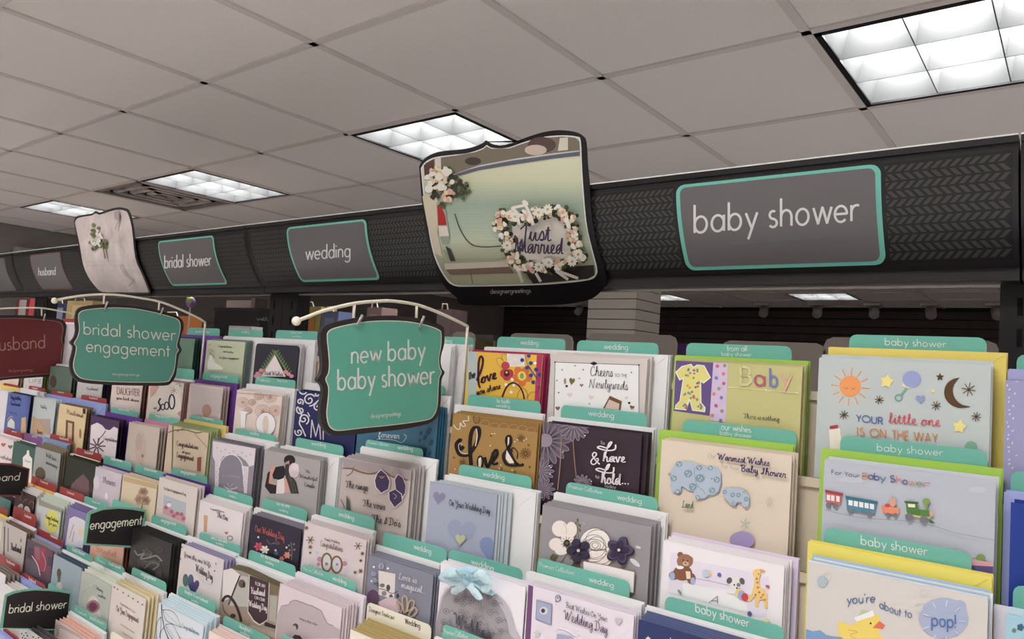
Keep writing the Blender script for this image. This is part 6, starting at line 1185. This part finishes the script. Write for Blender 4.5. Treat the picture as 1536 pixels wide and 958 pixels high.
def shelf_sign(X, crop, outer, inner, border, text, label):
    fl = sign_plane(X)
    s = empty('shelf_sign', pts3(fl, crop, [outer[-1]])[0]); tag(s, label, 'sign', 'small black signs between the card stacks')
    outline_board('border_board', fl, crop, outer, 0, .0025, mat(border, .45), s)
    outline_board('face', fl, crop, inner, .0004, .0004, mat((36, 32, 33), .45), s)
    A = Art(fl, crop, .0006); A.T(mat((232, 222, 200), .5), *text, wd=.17, shear=.18); A.burn(s)
shelf_sign(-1.147, 'Z3', [(630, 55), (660, 35), (740, 15), (850, 5), (950, 13), (1052, 32), (1005, 305), (935, 303), (600, 282)], [(652, 62), (740, 32), (850, 22), (950, 30), (1038, 46), (990, 290), (620, 270)], (112, 172, 150), ('engagement', 645, 172, 1010, 136, 40), 'small black sign lettered engagement with teal border')
shelf_sign(-1.243, 'Zd', [(72, 325), (180, 280), (320, 248), (500, 234), (700, 242), (880, 260), (1032, 285), (1000, 560), (965, 842), (830, 838), (0, 808)], [(100, 350), (200, 308), (340, 276), (500, 262), (700, 268), (860, 284), (1005, 310), (975, 560), (945, 815), (40, 795)], (112, 172, 150), ('bridal shower', 125, 588, 938, 512, 74), 'small black sign lettered bridal shower with teal border')
shelf_sign(-1.60, 'Z2', [(-190, 470), (-80, 455), (0, 450), (100, 455), (214, 492), (192, 692), (0, 692), (-220, 690)], [(-175, 482), (-80, 467), (0, 462), (95, 467), (203, 500), (182, 680), (-205, 678)], (130, 70, 62), ('husband', -150, 588, 135, 574, 32), 'small black sign lettered husband with red border')
# ================================================================== curved toppers on the canopies
def fyt(off):
    def g(z):
        t = (FZ1-z)/(FZ1-FZ0)
        return FY+(.046*max(min(t, 1.4), 0)**2.0)-off
    return g
def topper_mesh(name, surf, crop, pts, off, M, parent, nb=16, th=0.):
    """outline traced on the curved sheet, cut into bands so that it follows the curve"""
    v = []; f = []
    for b in cut_bands(catmull(pts+[pts[0]], 3)[:-1], 6/CROPS[crop][2]):
        n = len(v); v += [surf.at(*surf.hit(*pix(crop, x, y)), off) for x, y in b]; f.append(tuple(range(n, n+len(b))))
    if th:
        k = len(v); v = v+[p+Vector((0, th, 0)) for p in v]; f = f+[tuple(i+k for i in q)[::-1] for q in f]
    return link(name, v, f, M, parent)
def topper_cap(name, surf, crop, pts, off, M, parent):
    UV = [surf.hit(*pix(crop, x, y)) for x, y in pts]
    return link(name, [surf.at(u, v, off) for u, v in UV], [tuple(range(len(UV)))], M, parent)
OUT = [(28, 230), (50, 195), (100, 165), (160, 152), (240, 145), (300, 132), (345, 113), (360, 100), (378, 113), (420, 125), (480, 116), (560, 86), (640, 61), (720, 50), (800, 58), (840, 78), (857, 110), (864, 220), (874, 330), (885, 480), (905, 600), (935, 700), (958, 790), (930, 845), (880, 885), (800, 905), (700, 915), (500, 918), (250, 915), (215, 880), (180, 850), (140, 800), (100, 700), (65, 570), (45, 430)]
INN = [(38, 240), (60, 208), (110, 184), (200, 172), (260, 166), (310, 153), (348, 138), (365, 124), (385, 136), (430, 141), (480, 134), (560, 106), (650, 83), (740, 76), (810, 82), (831, 104), (838, 250), (858, 500), (888, 640), (912, 735), (905, 772), (870, 793), (750, 808), (600, 818), (300, 825), (200, 820), (150, 770), (103, 670), (72, 520), (52, 380)]
def shape_fill(A, color, pts, nb=10): pass
sJ = Curved(fyt(.0075)); tp = empty('header_topper', sJ.at(-.66, .11, 0)); tag(tp, 'curved header topper with a just married car picture', 'topper sign', 'curved picture toppers on the header')
def ngon_sheet(name, surf, crop, pts, off, M, parent, k=3):
    topper_mesh(name, surf, crop, pts, off, M, parent, 40)
topper_mesh('backing_sheet', sJ, 'Z25', OUT, 0, mat((24, 22, 26), .35), tp, 60, .001)
topper_mesh('white_outline', sJ, 'Z25', INN, .0005, mat((232, 228, 220), .5), tp, 60)
cx, cy = 470, 450
inn = [(cx+(x-cx)*.985, cy+(y-cy)*.982) for x, y in INN]
mint = mat((176, 192, 160), .35)
topper_mesh('picture_sheet', sJ, 'Z25', inn, .0009, mint, tp, 60)
Art.STEP = 9e-5
A = Art(sJ, 'Z25', .0012)
def band(color, pts, step=45): A._add(color, [pts])
A.part('car_body')
ramp_ = [(190, (212, 212, 182)), (300, (198, 202, 168)), (360, (170, 182, 156)), (420, (148, 166, 148)), (520, (164, 180, 160)), (600, (184, 194, 166)), (690, (160, 162, 134)), (820, (150, 150, 124))]
for k in range(45):
    ya, yb = 180+k*14.4, 180+(k+1)*14.4+.3; ym = (ya+yb)/2
    a_ = max([q for q in ramp_ if q[0] <= ym] or [ramp_[0]], key=lambda q: q[0]); b_ = min([q for q in ramp_ if q[0] > ym] or [ramp_[-1]], key=lambda q: q[0])
    t = 0 if b_[0] == a_[0] else (ym-a_[0])/(b_[0]-a_[0]); c_ = tuple(round(a_[1][i]+(b_[1][i]-a_[1][i])*t) for i in range(3))
    P_ = [tuple(q) for q in inn]
    for lim, sgn in ((ya, 1), (yb, -1)):
        Q = []
        for n_ in range(len(P_)):
            a, b = P_[n_-1], P_[n_]; ia, ib = (a[1]-lim)*sgn >= 0, (b[1]-lim)*sgn >= 0
            if ia != ib: t = (lim-a[1])/(b[1]-a[1]); Q.append((a[0]+(b[0]-a[0])*t, lim))
            if ib: Q.append(b)
        P_ = Q
    A.off -= A.STEP
    if len(P_) >= 3: A._add(c_, [P_])
A.off += 1e-4
A.part('car_window'); band((120, 112, 96), [(62, 215), (112, 190), (210, 178), (310, 160), (350, 145), (365, 132), (388, 144), (480, 142), (560, 114), (650, 91), (740, 83), (806, 90), (825, 108), (828, 160), (600, 190), (400, 215), (230, 260), (140, 290), (60, 300)]); band((84, 56, 56), [(55, 225), (105, 195), (105, 265), (60, 290)]); band((214, 206, 196), [(110, 192), (140, 186), (142, 260), (112, 262)]); A.E((88, 70, 66), 640, 125, 70, 40); A.E((196, 178, 162), 610, 150, 55, 26); A.E((70, 62, 56), 300, 205, 40, 20); band((206, 200, 180), [(730, 90), (770, 88), (770, 150), (720, 155)])
A.part('chrome_strip'); band((92, 98, 112), [(215, 268), (330, 232), (500, 200), (700, 170), (828, 156), (829, 178), (700, 192), (500, 222), (330, 250), (235, 278)], 20); band((190, 190, 186), [(225, 262), (330, 226), (500, 194), (700, 166), (828, 152), (828, 158), (700, 174), (500, 202), (330, 234)], 20)
A.part('boot_seam'); A.S((70, 76, 66), 5, [(210, 465), (240, 550), (290, 615), (360, 630), (470, 622)]); band((150, 156, 128), [(150, 640), (210, 690), (460, 690), (480, 720), (200, 730)])
band((196, 188, 164), [(50, 380), (110, 330), (130, 420), (125, 560), (150, 680), (110, 660), (75, 520)])
A.part('tail_light'); band((150, 160, 140), [(120, 410), (140, 402), (165, 450), (188, 580), (180, 615), (150, 618), (130, 560)]); band((170, 28, 34), [(124, 425), (140, 415), (165, 480), (170, 522), (128, 522)]); band((222, 210, 196), [(130, 526), (172, 526), (182, 575), (135, 578)]); A.P((50, 56, 50), [(165, 625), (190, 640), (215, 700), (190, 700)])
A.part('bumper'); band((122, 100, 84), [(165, 740), (480, 728), (500, 760), (190, 768)], 20); band((196, 188, 170), [(160, 712), (470, 700), (480, 728), (165, 742)], 20); band((160, 162, 132), [(190, 770), (560, 760), (590, 812), (300, 818), (210, 812)], 20); A.S((90, 90, 76), 4, [(290, 745), (300, 812)]); band((50, 46, 44), [(560, 750), (900, 720), (905, 770), (870, 788), (600, 812)], 20)
rn = random.Random(11)
def bloom(cx, cy, sx, sy, n, cols, r0, r1):
    for i in range(n):
        a = rn.uniform(0, 2*PI); q = math.sqrt(rn.random()); A.E(cols[i % len(cols)], cx+sx*q*math.cos(a), cy+sy*q*math.sin(a), rn.uniform(r0, r1), rn.uniform(r0, r1)*.9, rn.uniform(0, 90), 9)
Art.STEP = 2e-5
GR = [(60, 66, 44), (84, 92, 58), (52, 50, 40)]; FL = [(226, 216, 190), (214, 196, 160), (206, 160, 136), (232, 226, 210)]
A.part('flower_bouquet'); bloom(165, 330, 80, 95, 50, GR, 8, 18); bloom(245, 350, 48, 40, 24, GR, 7, 13); bloom(145, 290, 65, 55, 40, FL, 8, 17); bloom(190, 385, 28, 36, 10, [(206, 160, 136), (214, 190, 160)], 9, 17)
for p in ((175, 260), (90, 345), (140, 285), (150, 335)): A.E((232, 226, 206), *p, 20)
A.off += 1e-4; A.part('married_board'); band((212, 204, 192), [(505, 500), (700, 480), (800, 500), (830, 660), (790, 720), (560, 735), (500, 640)])
A.part('flower_wreath')
ringp = [(470, 480), (450, 530), (490, 590), (500, 640), (520, 690), (560, 730), (620, 735), (680, 730), (740, 725), (800, 710), (850, 680), (830, 620), (815, 560), (800, 510), (760, 465), (700, 460), (640, 475), (590, 490), (530, 490)]
for (x, y) in ringp: bloom(x, y, 44, 38, 14, GR, 7, 14)
for (x, y) in ringp: bloom(x, y, 32, 27, 12, FL, 7, 16)
for (x, y) in ((700, 455), (655, 470), (500, 630), (705, 715), (655, 735), (820, 710), (850, 675), (540, 490)):
    A.petals((232, 226, 208), x, y, 26, 10, .2); A.E((200, 170, 90), x, y, 7)
A.part('ribbon*'); A.S((222, 214, 206), 14, [(560, 530), (548, 470), (525, 450), (560, 440), (600, 430), (580, 415), (610, 470), (630, 530)]); 
for a_, b_ in (((555, 755), (575, 812)), ((640, 765), (665, 808)), ((740, 755), (800, 798)), ((760, 760), (850, 792))): A.S((206, 198, 186), 14, [a_, b_], False)
A.off += 2e-4; A.T((58, 44, 70), 'Just', 562, 605, 720, 608, 44, 'script', .13, cal=.4); A.T((58, 44, 70), 'Married', 540, 668, 778, 672, 42, 'script', .13, cal=.4)
A.T((190, 184, 178), 'designergreetings', 418, 866, 616, 862, 13, wd=.16)
Art.STEP = 9e-5
A.burn(tp)
sW = Curved(fyt(.0075)); tw = empty('header_topper', sW.at(-1.88, .12, 0)); tag(tw, 'curved header topper with a pale marble and greenery picture', 'topper sign', 'curved picture toppers on the header')
OUTW = [(482, 445), (498, 412), (550, 400), (600, 393), (625, 376), (650, 386), (700, 368), (770, 352), (825, 360), (848, 385), (872, 480), (895, 680), (935, 780), (975, 880), (980, 908), (952, 916), (800, 914), (665, 912), (612, 872), (562, 802), (532, 720), (512, 600), (492, 500)]
topper_mesh('backing_sheet', sW, 'H1', OUTW, 0, mat((24, 22, 26), .35), tw, 60, .001)
INW = [(490, 455), (506, 425), (555, 412), (602, 405), (626, 392), (652, 400), (702, 384), (770, 368), (815, 374), (838, 396), (862, 485), (885, 682), (926, 784), (966, 882), (970, 902), (948, 908), (800, 906), (672, 904), (622, 866), (572, 796), (542, 716), (522, 598), (501, 498)]
topper_mesh('picture_sheet', sW, 'H1', INW, .0006, mat((206, 194, 190), .5, noise=.14, scale=22), tw, 60)
A = Art(sW, 'H1', .001); A.part('greenery')
rn = random.Random(4)
bloom(625, 505, 28, 40, 16, [(96, 102, 60), (120, 124, 80)], 7, 15); bloom(635, 590, 44, 50, 20, [(92, 98, 58), (116, 120, 78)], 7, 15); bloom(690, 600, 22, 40, 8, [(104, 108, 70)], 6, 12); bloom(645, 555, 40, 60, 12, [(222, 206, 200), (232, 222, 216)], 8, 17)
A.S((104, 108, 66), 9, [(680, 580), (695, 640), (705, 690)]); A.E((170, 160, 162), 780, 410, 16, 30); A.part('marble_vein*'); A.S((170, 160, 164), 7, [(760, 385), (790, 430), (770, 500)]); A.S((180, 168, 168), 7, [(800, 730), (830, 790), (880, 830), (860, 870)]); A.S((196, 184, 184), 6, [(720, 460), (735, 520), (700, 560)]); A.S((194, 182, 182), 6, [(810, 520), (780, 570), (815, 630)]); A.burn(tw); Art.STEP = 3e-5
# ================================================================== things further back in the store
def at(px_, py_, Y):
    d = ray(px_, py_); return Vector((d.x/d.y*Y, Y, EYE+d.z/d.y*Y))
bg = empty('gift_gondola', (-4.4, 2.2, 0)); tag(bg, 'dark gondola with gift bags in the next aisle', 'shelving')
MB().box(-7.0, -1.9, 2.30, 2.34, 0, EYE+.12).build('back_panel', mat((52, 46, 46), .7), bg)
MB().box(-7.0, -1.9, 1.95, 2.30, EYE-.02, EYE).build('shelf', mat((70, 62, 58), .6), bg)
MB().box(-7.0, -1.9, 1.90, 2.30, .1, .14).build('base_shelf', mat((70, 62, 58), .6), bg)
def gift_bag(x0, x1, yt, col, label, spot=None, Y=2.15):
    a, b = at(x0, yt, Y), at(x1, yt, Y); z0 = EYE+.002; z1 = a.z; xm = (a.x+b.x)/2
    o = empty('gift_bag', (xm, Y, z0)); tag(o, label, 'gift bag', 'gift bags in the next aisle')
    v = []; w_ = (b.x-a.x)/2
    for z, k, d_ in ((z0, 1, .05), (z1-.0, 1, .045)):
        v += [(xm-w_*k, Y-d_, z), (xm+w_*k, Y-d_, z), (xm+w_*k, Y+d_, z), (xm-w_*k, Y+d_, z)]
    link('bag_body', v, [(0, 3, 2, 1), (0, 1, 5, 4), (1, 2, 6, 5), (2, 3, 7, 6), (3, 0, 4, 7), (4, 5, 6, 7)], mat(col, .5), o)
    MB().tube([(xm-w_*.4, Y-.045, z1-.002), (xm-w_*.3, Y-.047, z1+.02), (xm+w_*.3, Y-.047, z1+.02), (xm+w_*.4, Y-.045, z1-.002)], .003, 6).build('handle', mat((200, 190, 170), .5), o)
    if spot: link('printed_panel', [(xm-w_*.5, Y-.0505, z0+.04), (xm+w_*.6, Y-.0505, z0+.04), (xm+w_*.6, Y-.0495, z1-.03), (xm-w_*.5, Y-.0495, z1-.03)], [(0, 1, 2, 3)], mat(spot, .5), o)
gift_bag(457, 494, 461, (150, 136, 66), 'olive yellow gift bag with orange panel', (176, 110, 40))
gift_bag(495, 520, 468, (84, 96, 130), 'dusty blue gift bag', (110, 120, 150))
gift_bag(563, 585, 462, (128, 104, 100), 'dusty rose gift bag', (150, 124, 116))
gift_bag(668, 690, 465, (110, 92, 92), 'mauve grey gift bag')
gift_bag(248, 292, 474, (176, 104, 46), 'burnt orange gift bag', (200, 130, 60))
gift_bag(112, 150, 452, (196, 170, 110), 'straw yellow gift bag', (214, 196, 140))
gift_bag(88, 112, 456, (56, 66, 110), 'navy gift bag with white floral panel', (150, 156, 178))
gift_bag(36, 56, 445, (150, 50, 54), 'red gift bag with a white stripe', (214, 206, 204))
# black box with light script, beige partition, balloon, white box
a, b = at(336, 466, 2.1), at(404, 466, 2.1)
o = tag(MB().box(a.x, b.x, 2.05, 2.14, EYE+.001, a.z).build('gift_box', mat((30, 28, 32), .4), None, ((a.x+b.x)/2, 2.1, EYE+.001)), 'black box with faint white script in the next aisle', 'box')
MB().box(a.x-.004, b.x+.004, 2.046, 2.144, a.z, a.z+.012).build('lid', mat((36, 34, 38), .4), o)
A = Art(Flat((a.x, 2.05, EYE), (1, 0, 0), (0, 0, 1)), 'F'); A.T((150, 148, 152), 'with', 385, 480, 402, 481, 3, 'script', .2); A.burn(o)
c = at(286, 453, 2.05); bl = empty('balloon_pick', (c.x, 2.05, EYE)); tag(bl, 'purple and green balloon on a white stick', 'balloon')
MB().ball((c.x, 2.05, c.z), .03, sc=(1, .8, 1)).build('balloon', mat((122, 92, 150), .35), bl, smooth=True)
MB().ball((c.x+.016, 2.036, c.z+.012), .02, sc=(1, .8, 1)).build('green_panel', mat((150, 166, 90), .35), bl, smooth=True)
MB().tube([(c.x, 2.05, c.z-.028), (c.x, 2.05, EYE)], .004, 6).build('stick', mat((205, 200, 196), .4), bl)
a, b = at(352, 489, 2.0), at(386, 489, 2.0)
o = tag(MB().box(a.x, b.x, 1.97, 2.03, EYE+.001, a.z).build('tissue_pack', mat((200, 198, 204), .5), None, ((a.x+b.x)/2, 2.0, EYE+.001)), 'small white pack on the shelf in the next aisle', 'box')
MB().box(a.x+.01, b.x-.01, 1.967, 1.97, EYE+.01, a.z-.01).build('wrapper_label', mat((220, 218, 222), .5), o)
bg2 = tag(MB().box(at(330, 450, 2.2).x-.0, at(372, 450, 2.2).x, 2.24, 2.29, EYE+.001, EYE+.26).build('partition_panel', mat((110, 98, 92), .6), None, (at(350, 450, 2.2).x, 2.26, EYE)), 'taupe partition board behind the black box', 'partition')
MB().box(at(372, 450, 2.2).x, at(378, 450, 2.2).x, 2.22, 2.295, EYE+.001, EYE+.27).build('post', mat((80, 72, 68), .6), bg2)
bpy.context.view_layer.update()
for o in bpy.data.objects:
    if '_base' in o: del o['_base']
